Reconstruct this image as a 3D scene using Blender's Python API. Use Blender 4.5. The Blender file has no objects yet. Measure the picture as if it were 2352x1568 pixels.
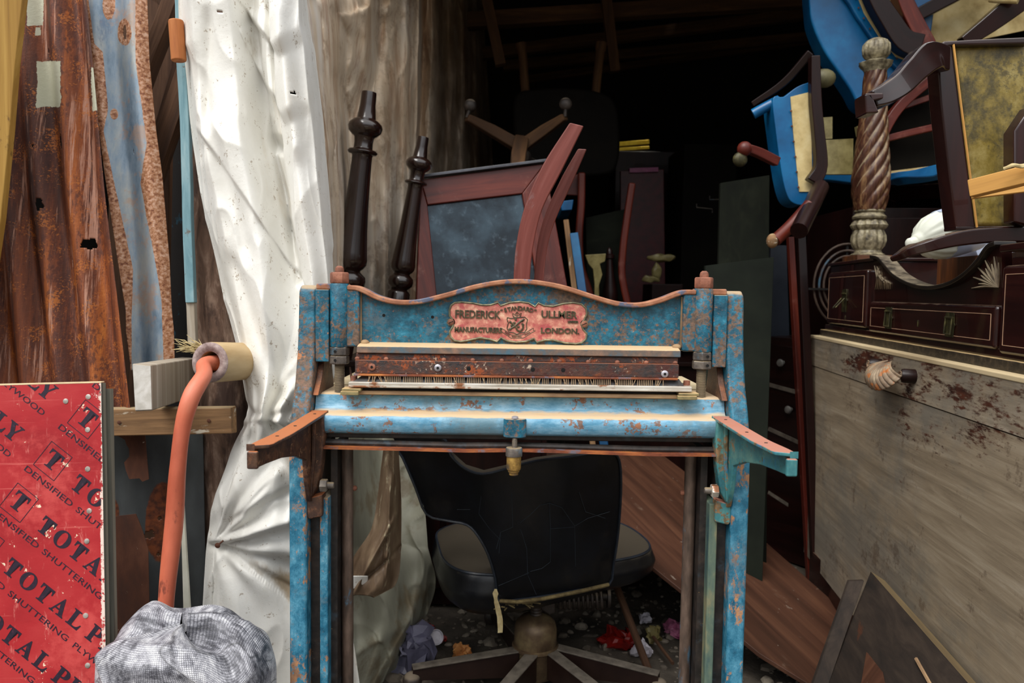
import bpy, bmesh, math, random
from mathutils import Vector, Matrix, noise
random.seed(7)
C = bpy.context.scene.collection
PI = math.pi
def V(*a): return Vector(a)
# ---------------------------------------------------------------- camera
F = 1800.0; CAM = V(0, 0, 1.05)
RC = Matrix.Rotation(math.radians(90 - 3.6), 3, 'X') @ Matrix.Rotation(math.radians(0.8), 3, 'Z')
def ray(px, py): return RC @ V((px - 1176) / F, -(py - 784) / F, -1)
def W(px, py, Y):                       # the point at distance Y seen at a place in the frame
    d = ray(px, py); return CAM + d * (Y / d.y)
def plane(a, b, c): a, b, c = map(Vector, (a, b, c)); return a, (b - a).cross(c - a).normalized()
def R(px, py, pl):
    d = ray(px, py); return CAM + d * ((pl[0] - CAM).dot(pl[1]) / d.dot(pl[1]))
cd = bpy.data.cameras.new('camera'); cam = bpy.data.objects.new('camera', cd); C.objects.link(cam)
cam.matrix_world = Matrix.Translation(CAM) @ RC.to_4x4()
cd.sensor_width = 36; cd.lens = F / 2352 * 36; cd.clip_start = .05
cd.dof.use_dof = True; cd.dof.focus_distance = 1.5; cd.dof.aperture_fstop = 6.3
bpy.context.scene.camera = cam
# ---------------------------------------------------------------- materials
def lin(c):
    if isinstance(c, str): c = [int(c[i:i + 2], 16) / 255 for i in (0, 2, 4)]
    return tuple(x / 12.92 if x <= .04045 else ((x + .055) / 1.055) ** 2.4 for x in c) + (1,)
class NT:
    def __init__(s, name):
        s.m = bpy.data.materials.new(name); s.m.use_nodes = True
        s.t = s.m.node_tree; s.b = s.t.nodes['Principled BSDF']
        s.tc = s.n('ShaderNodeAttribute', attribute_name='tc').outputs['Vector']
    def n(s, ty, **k):
        x = s.t.nodes.new(ty)
        for a, v in k.items(): setattr(x, a, v)
        return x
    def l(s, a, b): s.t.links.new(a, b)
    def map(s, stretch=(1, 1, 1), off=(0, 0, 0)):
        m = s.n('ShaderNodeMapping'); s.l(s.tc, m.inputs[0])
        m.inputs['Scale'].default_value = stretch; m.inputs['Location'].default_value = off
        return m.outputs[0]
    def noise(s, scale, stretch=(1, 1, 1), detail=8, rough=.6, off=(0, 0, 0), dist=0):
        x = s.n('ShaderNodeTexNoise'); s.l(s.map(stretch, off), x.inputs['Vector'])
        x.inputs['Scale'].default_value = scale; x.inputs['Detail'].default_value = detail
        x.inputs['Roughness'].default_value = rough; x.inputs['Distortion'].default_value = dist
        return x.outputs['Fac']
    def ramp(s, fac, stops):
        r = s.n('ShaderNodeValToRGB'); s.l(fac, r.inputs[0]); e = r.color_ramp.elements
        while len(e) < len(stops): e.new(.5)
        for i, (p, c) in enumerate(stops): e[i].position = p; e[i].color = lin(c)
        return r.outputs[0]
    def step(s, fac, lo, hi, amt=1.0):
        r = s.n('ShaderNodeMapRange', interpolation_type='SMOOTHSTEP'); s.l(fac, r.inputs[0])
        r.inputs[1].default_value = lo; r.inputs[2].default_value = hi; r.inputs[4].default_value = amt
        return r.outputs[0]
    def math(s, op, a, b=0.0, c=0.0):
        x = s.n('ShaderNodeMath', operation=op)
        for i, v in enumerate((a, b, c)):
            if hasattr(v, 'is_output'): s.l(v, x.inputs[i])
            else: x.inputs[i].default_value = v
        return x.outputs[0]
    def mix(s, f, a, b):
        x = s.n('ShaderNodeMix', data_type='RGBA'); s.l(f, x.inputs[0])
        for i, v in ((6, a), (7, b)):
            if hasattr(v, 'is_output'): s.l(v, x.inputs[i])
            else: x.inputs[i].default_value = v
        return x.outputs[2]
MATS = {}
def mat(name, stops, scale=20, stretch=(1, 1, 1), rough=.6, metal=0, bump=.3, bscale=None, bstretch=None, bdist=.002,
        layers=(), dust=None, detail=8, nrough=.6, dist=0, spec=.5, coat=0, trans=0):
    s = NT(name); MATS[name] = s.m
    if isinstance(stops, str): stops = [(0, stops), (1, stops)]
    f = s.noise(scale, stretch, detail, nrough, dist=dist); col = s.ramp(f, stops)
    rg = s.n('ShaderNodeValue').outputs[0]; rg.default_value = rough
    for i, L in enumerate(layers):
        nf = s.noise(L.get('scale', 30), L.get('stretch', (1, 1, 1)), L.get('detail', 8), L.get('nrough', .65), off=(3.7 * i + 1, 2.3 * i, 5.1), dist=L.get('dist', 0))
        if 'fine' in L: nf = s.math('ADD', s.math('MULTIPLY', nf, 1 - L['fine'][1]), s.math('MULTIPLY', s.noise(L['fine'][0], L.get('stretch', (1, 1, 1)), 6, .7, off=(i, 7, 2)), L['fine'][1]))
        if 'attr' in L:
            a = s.n('ShaderNodeAttribute', attribute_name=L['attr']).outputs['Fac']
            nf = s.math('ADD', a, s.math('MULTIPLY', s.math('SUBTRACT', nf, .5), L.get('k', 1.0)))
        m = s.step(nf, L['lo'], L['hi'], L.get('amt', 1))
        c = L['col']
        if isinstance(c, str): c = lin(c)
        else: c = s.ramp(s.noise(L.get('cscale', 60), L.get('stretch', (1, 1, 1))), c)
        col = s.mix(m, col, c)
        if 'rough' in L:
            x = s.n('ShaderNodeMix', data_type='FLOAT'); s.l(m, x.inputs[0]); s.l(rg, x.inputs[2]); x.inputs[3].default_value = L['rough']; rg = x.outputs[0]
    if dust:                              # settled dust: lies on whatever faces up
        g = s.n('ShaderNodeNewGeometry'); sp = s.n('ShaderNodeSeparateXYZ'); s.l(g.outputs['Normal'], sp.inputs[0])
        z = s.math('ADD', sp.outputs[2], s.math('MULTIPLY', s.math('SUBTRACT', s.noise(25), .5), .8))
        m = s.step(z, dust[1], dust[1] + .35, dust[2]); col = s.mix(m, col, lin(dust[0]))
        x = s.n('ShaderNodeMix', data_type='FLOAT'); s.l(m, x.inputs[0]); s.l(rg, x.inputs[2]); x.inputs[3].default_value = .95; rg = x.outputs[0]
    s.l(col, s.b.inputs['Base Color']); s.l(rg, s.b.inputs['Roughness'])
    s.b.inputs['Metallic'].default_value = metal; s.b.inputs['Specular IOR Level'].default_value = spec
    if coat: s.b.inputs['Coat Weight'].default_value = coat
    if bump:
        b = s.n('ShaderNodeBump'); b.inputs['Strength'].default_value = bump; b.inputs['Distance'].default_value = bdist
        s.l(s.noise(bscale or scale * 3, bstretch or stretch, 6, .7, off=(9, 1, 4)), b.inputs['Height']); s.l(b.outputs[0], s.b.inputs['Normal'])
    return s.m
def wood(name, a, b, c, sc=9, gl=.08, rough=.55, bump=.25, layers=(), dust=None, spec=.4, coat=0):
    return mat(name, [(.25, a), (.5, b), (.75, c)], sc * 4, (gl, 1, 1), rough, 0, bump, sc * 14, (gl * .6, 1, 1), .0015, layers, dust, 8, .65, .6, spec, coat)
# ---------------------------------------------------------------- objects
def tag(o, label=None, cat=None, group=None, kind=None):
    for k, v in (('label', label), ('category', cat), ('group', group), ('kind', kind)):
        if v: o[k] = v
    return o
def thing(name, label, cat, loc, group=None):
    o = bpy.data.objects.new(name, None); C.objects.link(o); o.location = loc; o.empty_display_size = .05
    return tag(o, label, cat, group)
def frame(p0, p1, up=V(0, 0, 1)):
    x = (Vector(p1) - Vector(p0)); L = x.length; x.normalize(); up = Vector(up)
    y = up.cross(x)
    if y.length < 1e-4: y = V(0, 1, 0).cross(x)
    y.normalize(); z = x.cross(y)
    return Matrix((x, y, z)).transposed(), L
def smooth(pts, n=6, closed=False):       # Catmull-Rom through the points
    P = [Vector(p) for p in pts]; out = []; N = len(P)
    for i in range(N if closed else N - 1):
        p0 = P[i - 1] if (i or closed) else P[0] * 2 - P[1]; p1 = P[i]; p2 = P[(i + 1) % N]
        p3 = P[(i + 2) % N] if (i + 2 < N or closed) else P[-1] * 2 - P[-2]
        for k in range(n):
            t = k / n
            out.append(.5 * ((2 * p1) + (p2 - p0) * t + (2 * p0 - 5 * p1 + 4 * p2 - p3) * t * t + (3 * p1 - p0 - 3 * p2 + p3) * t ** 3))
    if not closed: out.append(P[-1])
    return out
class MB:
    def __init__(s): s.v = []; s.t = []; s.f = []; s.a = []; s.mask = {}
    def add(s, vs, ts, fs):
        o = len(s.v); s.v += [Vector(x) for x in vs]; r = V(random.random() * 9, random.random() * 9, random.random() * 9)
        s.t += [Vector(x) + r for x in ts]; s.f += [tuple(i + o for i in f) for f in fs]; return s
    def box(s, c, sz, M=None):
        M = M or Matrix.Identity(3); c = Vector(c); vs = []; ts = []
        ax = sorted(range(3), key=lambda i: -sz[i])
        for x in (-.5, .5):
            for y in (-.5, .5):
                for z in (-.5, .5):
                    l = V(x * sz[0], y * sz[1], z * sz[2]); vs.append(c + M @ l); ts.append(V(l[ax[0]], l[ax[1]], l[ax[2]]))
        return s.add(vs, ts, [(0, 1, 3, 2), (4, 6, 7, 5), (0, 4, 5, 1), (2, 3, 7, 6), (0, 2, 6, 4), (1, 5, 7, 3)])
    def bb(s, x0, x1, y0, y1, z0, z1): return s.box(((x0 + x1) / 2, (y0 + y1) / 2, (z0 + z1) / 2), (abs(x1 - x0), abs(y1 - y0), abs(z1 - z0)))
    def beam(s, p0, p1, w, h, up=(0, 0, 1), w1=None, h1=None):     # w across, h along up
        M, L = frame(p0, p1, up); p0 = Vector(p0); w1 = w if w1 is None else w1; h1 = h if h1 is None else h1; vs = []; ts = []
        for x, ww, hh in ((0, w, h), (L, w1, h1)):
            for y in (-.5, .5):
                for z in (-.5, .5): l = V(x, y * ww, z * hh); vs.append(p0 + M @ l); ts.append(l)
        return s.add(vs, ts, [(0, 1, 3, 2), (4, 6, 7, 5), (0, 4, 5, 1), (2, 3, 7, 6), (0, 2, 6, 4), (1, 5, 7, 3)])
    def tube(s, pts, r, n=14, cap=True, prof=None, up=None):
        P = [Vector(p) for p in pts]; N = len(P); rr = r if isinstance(r, (list, tuple)) else [r] * N
        vs = []; ts = []; fs = []; L = 0; T = (P[1] - P[0]).normalized()
        ref = Vector(up) if up else (V(0, 0, 1) if abs(T.z) < .9 else V(0, 1, 0)); yv = ref.cross(T).normalized()
        for i in range(N):
            T2 = (P[min(i + 1, N - 1)] - P[max(i - 1, 0)]).normalized()
            if up: yv = Vector(up).cross(T2).normalized()
            else: yv = (yv - T2 * yv.dot(T2)).normalized()
            zv = T2.cross(yv)
            if i: L += (P[i] - P[i - 1]).length
            for k in range(n):
                if prof: a, b = prof[k]; l = (a * rr[i], b * rr[i])
                else: l = (math.cos(2 * PI * k / n) * rr[i], math.sin(2 * PI * k / n) * rr[i])
                vs.append(P[i] + yv * l[0] + zv * l[1]); ts.append(V(L, l[0], l[1]))
        for i in range(N - 1):
            for k in range(n): fs.append((i * n + k, i * n + (k + 1) % n, (i + 1) * n + (k + 1) % n, (i + 1) * n + k))
        if cap: fs.append(tuple(range(n))[::-1]); fs.append(tuple((N - 1) * n + k for k in range(n)))
        return s.add(vs, ts, fs)
    def bar(s, pts, w, h, up):               # swept rectangle; w across, h along up; w and h may be lists
        P = [Vector(p) for p in pts]; N = len(P); ww = w if isinstance(w, (list, tuple)) else [w] * N; hh = h if isinstance(h, (list, tuple)) else [h] * N
        vs = []; ts = []; fs = []; L = 0; up = Vector(up)
        for i in range(N):
            T = (P[min(i + 1, N - 1)] - P[max(i - 1, 0)]).normalized(); y = up.cross(T).normalized(); z = T.cross(y)
            if i: L += (P[i] - P[i - 1]).length
            for a, b in ((-.5, -.5), (.5, -.5), (.5, .5), (-.5, .5)): vs.append(P[i] + y * a * ww[i] + z * b * hh[i]); ts.append(V(L, a * ww[i], b * hh[i]))
        for i in range(N - 1):
            for k in range(4): fs.append((i * 4 + k, i * 4 + (k + 1) % 4, i * 4 + 4 + (k + 1) % 4, i * 4 + 4 + k))
        fs.append((3, 2, 1, 0)); fs.append(tuple((N - 1) * 4 + k for k in range(4)))
        return s.add(vs, ts, fs)
    def lathe(s, prof, p0, p1=None, n=24, up=(0, 0, 1), rmod=None):  # prof: (radius, distance along axis) in metres, axis p0 -> p1
        M, L = frame(p0, p1 or Vector(p0) + V(0, 0, 1), up if p1 else (0, 1, 0)); p0 = Vector(p0); vs = []; ts = []; fs = []
        for r, x in prof:
            for k in range(n):
                a = 2 * PI * k / n; q = rmod(a, x, r) if rmod else r
                l = V(x, math.cos(a) * q, math.sin(a) * q); vs.append(p0 + M @ l); ts.append(l)
        m = len(prof)
        for i in range(m - 1):
            for k in range(n): fs.append((i * n + k, i * n + (k + 1) % n, (i + 1) * n + (k + 1) % n, (i + 1) * n + k))
        fs.append(tuple(range(n))[::-1]); fs.append(tuple((m - 1) * n + k for k in range(n)))
        return s.add(vs, ts, fs)
    def prism(s, pts, ext, gx=None):         # planar polygon pushed along ext; gx = grain direction
        P = [Vector(p) for p in pts]; ext = Vector(ext); n = len(P)
        gx = Vector(gx).normalized() if gx is not None else (P[1] - P[0]).normalized(); e = ext.normalized(); gy = e.cross(gx).normalized()
        vs = P + [p + ext for p in P]; ts = [V(p.dot(gx), p.dot(gy), p.dot(e)) for p in vs]
        nrm = Vector((0, 0, 0))
        for i in range(n): nrm += P[i].cross(P[(i + 1) % n])
        fs = [tuple(range(n)), tuple(range(2 * n - 1, n - 1, -1))] + [((i + 1) % n, i, i + n, (i + 1) % n + n) for i in range(n)]
        if nrm.dot(ext) > 0: fs = [f[::-1] for f in fs]
        return s.add(vs, ts, fs)
    def grid(s, nu, nv, fn, tf=None, drop=None):
        vs = []; ts = []; fs = []
        for j in range(nv + 1):
            for i in range(nu + 1):
                p = Vector(fn(i / nu, j / nv)); vs.append(p); ts.append(Vector(tf(i / nu, j / nv)) if tf else p.copy())
        for j in range(nv):
            for i in range(nu):
                if drop and drop((i + .5) / nu, (j + .5) / nv): continue
                a = j * (nu + 1) + i; fs.append((a, a + 1, a + nu + 2, a + nu + 1))
        return s.add(vs, ts, fs)
    def ball(s, c, r, n=14, sc=(1, 1, 1), M=None):
        c = Vector(c); M = M or Matrix.Identity(3); vs = []; ts = []; fs = []; m = n // 2 + 1
        for j in range(m + 1):
            th = PI * j / m
            for k in range(n):
                ph = 2 * PI * k / n; l = V(math.sin(th) * math.cos(ph) * sc[0], math.sin(th) * math.sin(ph) * sc[1], math.cos(th) * sc[2]) * r
                vs.append(c + M @ l); ts.append(l)
        for j in range(m):
            for k in range(n): fs.append((j * n + k, (j + 1) * n + k, (j + 1) * n + (k + 1) % n, j * n + (k + 1) % n))
        return s.add(vs, ts, fs)
    def hexnut(s, p0, p1, r): return s.lathe([(r * .93, 0), (r, (Vector(p1) - Vector(p0)).length * .1), (r, (Vector(p1) - Vector(p0)).length * .88), (r * .9, (Vector(p1) - Vector(p0)).length)], p0, p1, 6)
    def xf(s, M, start=0):
        for i in range(start, len(s.v)): s.v[i] = M @ s.v[i]
        return s
    def noisy(s, amp, sc, start=0):
        for i in range(start, len(s.v)): s.v[i] = s.v[i] + noise.noise_vector(s.v[i] * sc) * amp
        return s
    def build(s, name, m, parent=None, bevel=0, bseg=2, ang=35, solid=0, sub=0, attrs=None, weld=True):
        me = bpy.data.meshes.new(name)
        if parent is None:
            lo = V(*(min(v[i] for v in s.v) for i in range(3))); hi = V(*(max(v[i] for v in s.v) for i in range(3))); o0 = V((lo.x + hi.x) / 2, (lo.y + hi.y) / 2, lo.z)
        else:
            o0 = V(0, 0, 0); p = parent
            while p: o0 = o0 + p.location; p = p.parent
        me.from_pydata([v - o0 for v in s.v], [], s.f); me.update()
        at = me.attributes.new('tc', 'FLOAT_VECTOR', 'POINT'); at.data.foreach_set('vector', [c for t in s.t for c in t])
        if attrs:
            for k, fn in attrs.items():
                a = me.attributes.new(k, 'FLOAT', 'POINT'); a.data.foreach_set('value', [float(fn(v, t)) for v, t in zip(s.v, s.t)])
        me.materials.append(MATS[m] if isinstance(m, str) else m)
        me.shade_smooth(); me.set_sharp_from_angle(angle=math.radians(ang))
        o = bpy.data.objects.new(name, me); C.objects.link(o)
        if parent: o.parent = parent
        else: o.location = o0
        if solid: k = o.modifiers.new('Solidify', 'SOLIDIFY'); k.thickness = solid; k.offset = 0
        if bevel: k = o.modifiers.new('Bevel', 'BEVEL'); k.width = bevel; k.segments = bseg; k.limit_method = 'ANGLE'; k.angle_limit = math.radians(40); k.harden_normals = True
        if sub: k = o.modifiers.new('Subdivision', 'SUBSURF'); k.levels = sub; k.render_levels = sub
        return o
def text_mb(body, size, depth, place, mb=None, width=None, condense=1, bold=0):
    """lettering as mesh; place(x, y, z) -> world"""
    cu = bpy.data.curves.new('lettering', 'FONT'); cu.body = body; cu.size = size; cu.extrude = depth / 2; cu.align_x = 'CENTER'; cu.align_y = 'CENTER'; cu.offset = bold; cu.resolution_u = 3
    o = bpy.data.objects.new('lettering', cu); C.objects.link(o)
    dg = bpy.context.evaluated_depsgraph_get(); dg.update(); me = bpy.data.meshes.new_from_object(o.evaluated_get(dg))
    xs = [v.co.x for v in me.vertices]; k = (width / (max(xs) - min(xs))) if width and xs else condense
    mb = mb or MB(); mb.add([place(v.co.x * k, v.co.y, v.co.z + depth / 2) for v in me.vertices], [(v.co.x, v.co.y, v.co.z) for v in me.vertices], [tuple(p.vertices) for p in me.polygons])
    C.objects.unlink(o); bpy.data.objects.remove(o); bpy.data.curves.remove(cu); bpy.data.meshes.remove(me)
    return mb
def interp(tab, y):                        # tab: [(y, v...)] piecewise linear
    if y <= tab[0][0]: return tab[0][1:]
    for a, b in zip(tab, tab[1:]):
        if y <= b[0]:
            t = (y - a[0]) / (b[0] - a[0]); return tuple(p + (q - p) * t for p, q in zip(a[1:], b[1:]))
    return tab[-1][1:]
def sm(t): t = max(0, min(1, t)); return t * t * (3 - 2 * t)
# ---------------------------------------------------------------- palette
RUST = [(.3, '4a2418'), (.45, '7a3d22'), (.6, 'a05a2c'), (.75, 'c07a3c')]
mat('blue_paint', [(.3, '0c3c4e'), (.48, '17566c'), (.62, '24748e'), (.78, '4c9cb6')], 45, (1, 1, 1), .36, 0, .7, 120, bdist=.0018, nrough=.7, layers=[
    dict(scale=9, fine=(110, .5), lo=.485, hi=.545, col=[(.3, '443a36'), (.5, '6a584a'), (.7, '8c6854')], cscale=120, rough=.75),
    dict(scale=6, fine=(60, .4), lo=.56, hi=.64, col='52626a', amt=.7, rough=.7), dict(scale=26, fine=(200, .4), lo=.60, hi=.63, col='b0764e', rough=.8)],
    dust=('b39a78', .55, .85))
mat('blue_worn', [(.3, '3a7a9a'), (.45, '5a94b2'), (.6, '7eacc6'), (.78, '9cc2d4')], 70, (.4, 1, 1), .34, 0, .5, 120, bdist=.001, nrough=.7, layers=[
    dict(scale=24, fine=(110, .45), stretch=(1, .6, 1), lo=.548, hi=.575, col=[(.35, '6a5650'), (.55, '8c6a58'), (.7, 'b06a3c')], rough=.8),
    dict(scale=5, fine=(40, .3), lo=.50, hi=.62, col='64808a', amt=.75, rough=.6)], dust=('cdb08a', .6, .95))
mat('blue_leg', [(.3, '12465e'), (.45, '20647f'), (.6, '47869f'), (.78, '92b4bf')], 40, (.7, 1, 1), .4, 0, .8, 120, bdist=.0018, nrough=.7, layers=[
    dict(scale=12, fine=(80, .45), stretch=(.6, 1, 1), lo=.53, hi=.57, col=[(.35, '6b5548'), (.55, 'a07350'), (.7, 'c08a5c')], rough=.8),
    dict(scale=7, fine=(60, .4), lo=.54, hi=.62, col='56707c', amt=.7)], dust=('b39a78', .55, .8))
mat('dark_iron', [(.3, '191614'), (.5, '2b2624'), (.7, '40352f')], 40, (1, 1, 1), .5, .2, .4, 120, bdist=.001, layers=[dict(scale=180, lo=.68, hi=.72, col='b08a50'), dict(scale=20, lo=.55, hi=.7, col='3a4c58', amt=.6)])
mat('brown_iron', [(.3, '281a15'), (.5, '432c22'), (.7, '62452f')], 30, (1, 1, 1), .5, .1, .6, 120, bdist=.0012, nrough=.7, layers=[dict(scale=14, fine=(100, .5), lo=.5, hi=.58, col='6c4630', amt=.8), dict(scale=40, fine=(200, .5), lo=.58, hi=.6, col='8a684c')], dust=('b0683c', .5, .9))
mat('rusty_bar', [(.3, '1e1e28'), (.45, '3a302e'), (.58, '5a3426'), (.72, '8c4a24')], 40, (.7, 1, 1), .6, .1, .9, 120, bdist=.002, nrough=.7, layers=[
    dict(scale=20, fine=(140, .5), lo=.585, hi=.60, col='b8a490'), dict(scale=14, fine=(90, .4), lo=.55, hi=.60, col='9c4a1c', amt=.85), dict(scale=18, fine=(120, .4), lo=.54, hi=.57, col='4a2620')], dust=('9a5c3c', .5, .7))
mat('rust_lip', RUST, 30, (.5, 1, 1), .7, 0, .6, 100, layers=[dict(scale=30, lo=.55, hi=.65, col='5b6a7c', amt=.7)])
mat('rusted_nut', [(.3, '5c3a2e'), (.5, '8a5540'), (.7, 'a87058')], 40, rough=.7, bump=.6)
mat('grey_iron', [(.3, '3a3634'), (.5, '5e5650'), (.7, '80776c')], 40, rough=.45, metal=.3, bump=.4, layers=[dict(scale=20, lo=.55, hi=.65, col='4f7a90', amt=.5)], dust=('a08c6c', .5, .8))
mat('pale_steel', [(.3, '9a9080'), (.6, 'cfc8bc'), (.8, 'f0ece4')], 30, (.3, 1, 1), .35, .3, .3, layers=[dict(scale=25, lo=.55, hi=.63, col='8a5a3c')])
mat('bright_bolt', [(.3, 'a09aa0'), (.7, 'd8d4dc')], 40, rough=.3, metal=.6, bump=.1)
mat('tan_strip', [(.3, '6a5238'), (.5, '97795a'), (.7, 'b8996c')], 30, (.3, 1, 1), .7, 0, .4)
mat('brass_fitting', [(.3, '4a4644'), (.5, '8a6a36'), (.7, 'c09a50')], 60, rough=.45, metal=.3, bump=.4, dust=('b89a70', .6, .8))
mat('brass_plate', [(.3, '4c4a3a'), (.5, '74705a'), (.7, '9c9678')], 80, rough=.4, metal=.5, bump=.3, layers=[dict(scale=30, lo=.66, hi=.7, col='4aa07c')])
mat('letter_brass', [(.3, '2e2a1e'), (.7, '5c543a')], 80, rough=.45, metal=.2)
mat('street_ground', [(.3, '7c7468'), (.7, 'a09888')], 4, rough=.95)
mat('red_enamel', [(.3, 'a04c46'), (.5, 'c47868'), (.62, 'dca48a'), (.8, 'ecd0b0')], 60, (1, 1, 1), .5, 0, .4, layers=[dict(scale=40, lo=.52, hi=.62, col='b05050')])
mat('teal_arm', [(.3, '245864'), (.5, '3f7c80'), (.7, '6c988c')], 24, (.6, 1, 1), .36, 0, .6, 110, bdist=.001, nrough=.7, layers=[dict(scale=12, fine=(90, .45), lo=.52, hi=.56, col=[(.4, '5c5038'), (.6, '94714e')], rough=.7), dict(scale=9, fine=(60, .3), lo=.55, hi=.62, col='2c7ca4', amt=.8)], dust=('b0705a', .45, .9))
mat('pin_wire', [(.3, '7a6450'), (.7, 'b49a78')], 90, rough=.5, bump=0)
mat('hole_dark', '050404', rough=.9, bump=0)
# woods
wood('dark_turned', '120906', '22120d', '34201a', 5, .15, .22, .1, spec=.6, coat=.5)
wood('mahogany', '34100a', '561c12', '74301f', 7, .08, .42, .2, layers=[dict(scale=14, lo=.55, hi=.75, col='946458', amt=.4)])
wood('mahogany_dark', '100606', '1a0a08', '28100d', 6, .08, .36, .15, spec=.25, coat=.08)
wood('curved_wood', '4e1e14', '743830', '946058', 6, .06, .5, .4, layers=[dict(scale=18, stretch=(.3, 1, 1), lo=.58, hi=.7, col='8a8080', amt=.7)])
wood('weathered', '6b5c4c', '94897a', 'bdb4a6', 8, .05, .8, .5)
wood('timber_grey', '776a58', '9c9080', 'c4bdb0', 10, .06, .85, .6)
wood('timber_end', 'a8a49a', 'c8c4bc', 'e4e2de', 8, .5, .85, .3)
wood('batten_old', '4c3522', '8c6a48', 'b08a60', 10, .05, .75, .5, layers=[dict(scale=30, stretch=(.3, 1, 1), lo=.6, hi=.66, col='cfc4b0')], dust=('a89878', .6, .6))
wood('batten_gold', 'a8783c', 'c8944c', 'e0b068', 8, .06, .6, .15)
wood('post_bark', '2c211a', '6a5244', 'b09684', 9, .25, .9, 1.0, layers=[dict(scale=9, stretch=(.4, 1, 1), lo=.52, hi=.6, col='3a2a24', amt=.8)])
wood('rough_brown', '2c1a10', '4c3220', '70503a', 8, .08, .85, .5)
wood('blue_board', '527c88', '7a9ea8', 'a0babf', 10, .15, .6, .5, layers=[dict(scale=30, lo=.62, hi=.68, col='6b5646')])
wood('yellow_plank', '6a4716', '96702c', 'b8934a', 6, .05, .7, .4, layers=[dict(scale=6, stretch=(.7, 1.2, 1), lo=.60, hi=.66, col='3c2008')])
wood('orange_block', '8a4a24', 'b06a38', 'cc8a54', 10, .08, .7, .3)
wood('brown_ply', '321e14', '503224', '6c4834', 4, .1, .55, .12, layers=[dict(scale=9, lo=.60, hi=.75, col='a08c78', amt=.45), dict(scale=22, lo=.66, hi=.7, col='b0a090', amt=.5)])
wood('chest_front', '6c5e4c', '92826c', 'aea08a', 9, .07, .6, .35, layers=[
    dict(scale=2.2, fine=(14, .3), stretch=(.7, 1, 1), lo=.42, hi=.60, col='646460', amt=.6), dict(scale=12, fine=(90, .3), stretch=(.12, 1, 1), lo=.57, hi=.66, col='b8ac9c', amt=.35), dict(scale=10, stretch=(1, .12, 1), lo=.66, hi=.72, col='a8a090', amt=.4), dict(scale=5, fine=(50, .4), lo=.55, hi=.61, col='4c3a2c', amt=.5),
    dict(attr='stain', scale=14, fine=(90, .5), stretch=(.3, 1, 1), k=3.6, lo=.42, hi=.8, col=[(.35, '2a120a'), (.6, '522a1a')])], dust=('cfb894', .55, .95))
wood('old_board', '15100c', '2b211a', '40342a', 5, .3, .8, .5, layers=[dict(attr='edge', scale=30, k=.6, lo=.5, hi=.62, col='8a6e4a'), dict(scale=5, lo=.6, hi=.66, col='4a2a18')])
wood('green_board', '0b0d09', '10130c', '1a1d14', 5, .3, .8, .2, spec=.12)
wood('dresser_wood', '120504', '220a08', '34130f', 5, .06, .26, .12, coat=.4, dust=('7a6450', .72, .7))
wood('scraped_wood', '1c0f0a', '50301e', '8a5028', 6, .1, .45, .2, layers=[dict(scale=5, stretch=(.2, 2, 1), lo=.55, hi=.65, col='3a3230', amt=.7)])
wood('carved_post', '24110c', '4e2e20', '9a7850', 14, .2, .32, .4, layers=[dict(attr='none', scale=12, k=2, lo=.3, hi=.5, col='8a6844', amt=.5)], dust=('b0a080', .15, .6))
mat('carved_dusty', [(.3, '3a332a'), (.5, '7a7058'), (.7, 'b0a688')], 50, rough=.5, bump=.5)
# metals / sheets
mat('corrugated_rust', [(.3, '2e1812'), (.42, '50291a'), (.52, '7a3f22'), (.62, 'a4581f'), (.75, 'cc7e34')], 16, (.09, 1.2, 1), .6, .1, .8, 160, (1, 1, 1), .0012, nrough=.72, layers=[
    dict(scale=10, fine=(150, .45), stretch=(.35, 1, 1), lo=.50, hi=.56, col='4a241a', amt=.75), dict(scale=13, fine=(120, .35), stretch=(.07, 1.6, 1), lo=.555, hi=.60, col='c08f78', amt=.8), dict(scale=20, fine=(260, .5), lo=.55, hi=.58, col='b86a28', amt=.7),
    dict(attr='patch', scale=30, k=1.1, fine=(120, .4), lo=.5, hi=.58, col='bcbca6')])
mat('galvanised', [(.3, '5c7488'), (.45, '8a9cac'), (.6, 'aeb2b0'), (.78, '7a94ac')], 14, (.35, 1.2, 1), .42, .3, .45, 90, (1, 1, 1), .001, nrough=.7, layers=[
    dict(scale=9, fine=(70, .35), lo=.52, hi=.60, col='b89478', amt=.6), dict(scale=7, fine=(60, .3), stretch=(.3, 1, 1), lo=.54, hi=.6, col='4a6484', amt=.5), dict(attr='rust', scale=22, fine=(140, .4), k=1.1, lo=.45, hi=.56, col=[(.35, '74402a'), (.5, 'b07c58'), (.65, 'cfa890')], cscale=160)])
mat('dark_sheet', [(.3, '2a2c2e'), (.5, '454849'), (.7, '5c6264')], 5, (.5, 1, 1), .55, .3, .4, 50, (1, 1, 1), .001, layers=[
    dict(attr='rust', scale=12, k=.9, lo=.45, hi=.6, col=[(.4, '4a2618'), (.6, '7a4020')])])
mat('rust_strip', [(.3, '35201a'), (.5, '55301f'), (.7, '784a34')], 10, (.5, 1, 1), .8, 0, .6, 60, layers=[dict(scale=60, lo=.68, hi=.72, col='c8b8a8')])
mat('peeling_blue', [(.3, '120e0e'), (.5, '1c1614')], 10, rough=.7, layers=[dict(scale=14, stretch=(.5, 1, 1), lo=.56, hi=.6, col='1c4a5c')])
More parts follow.
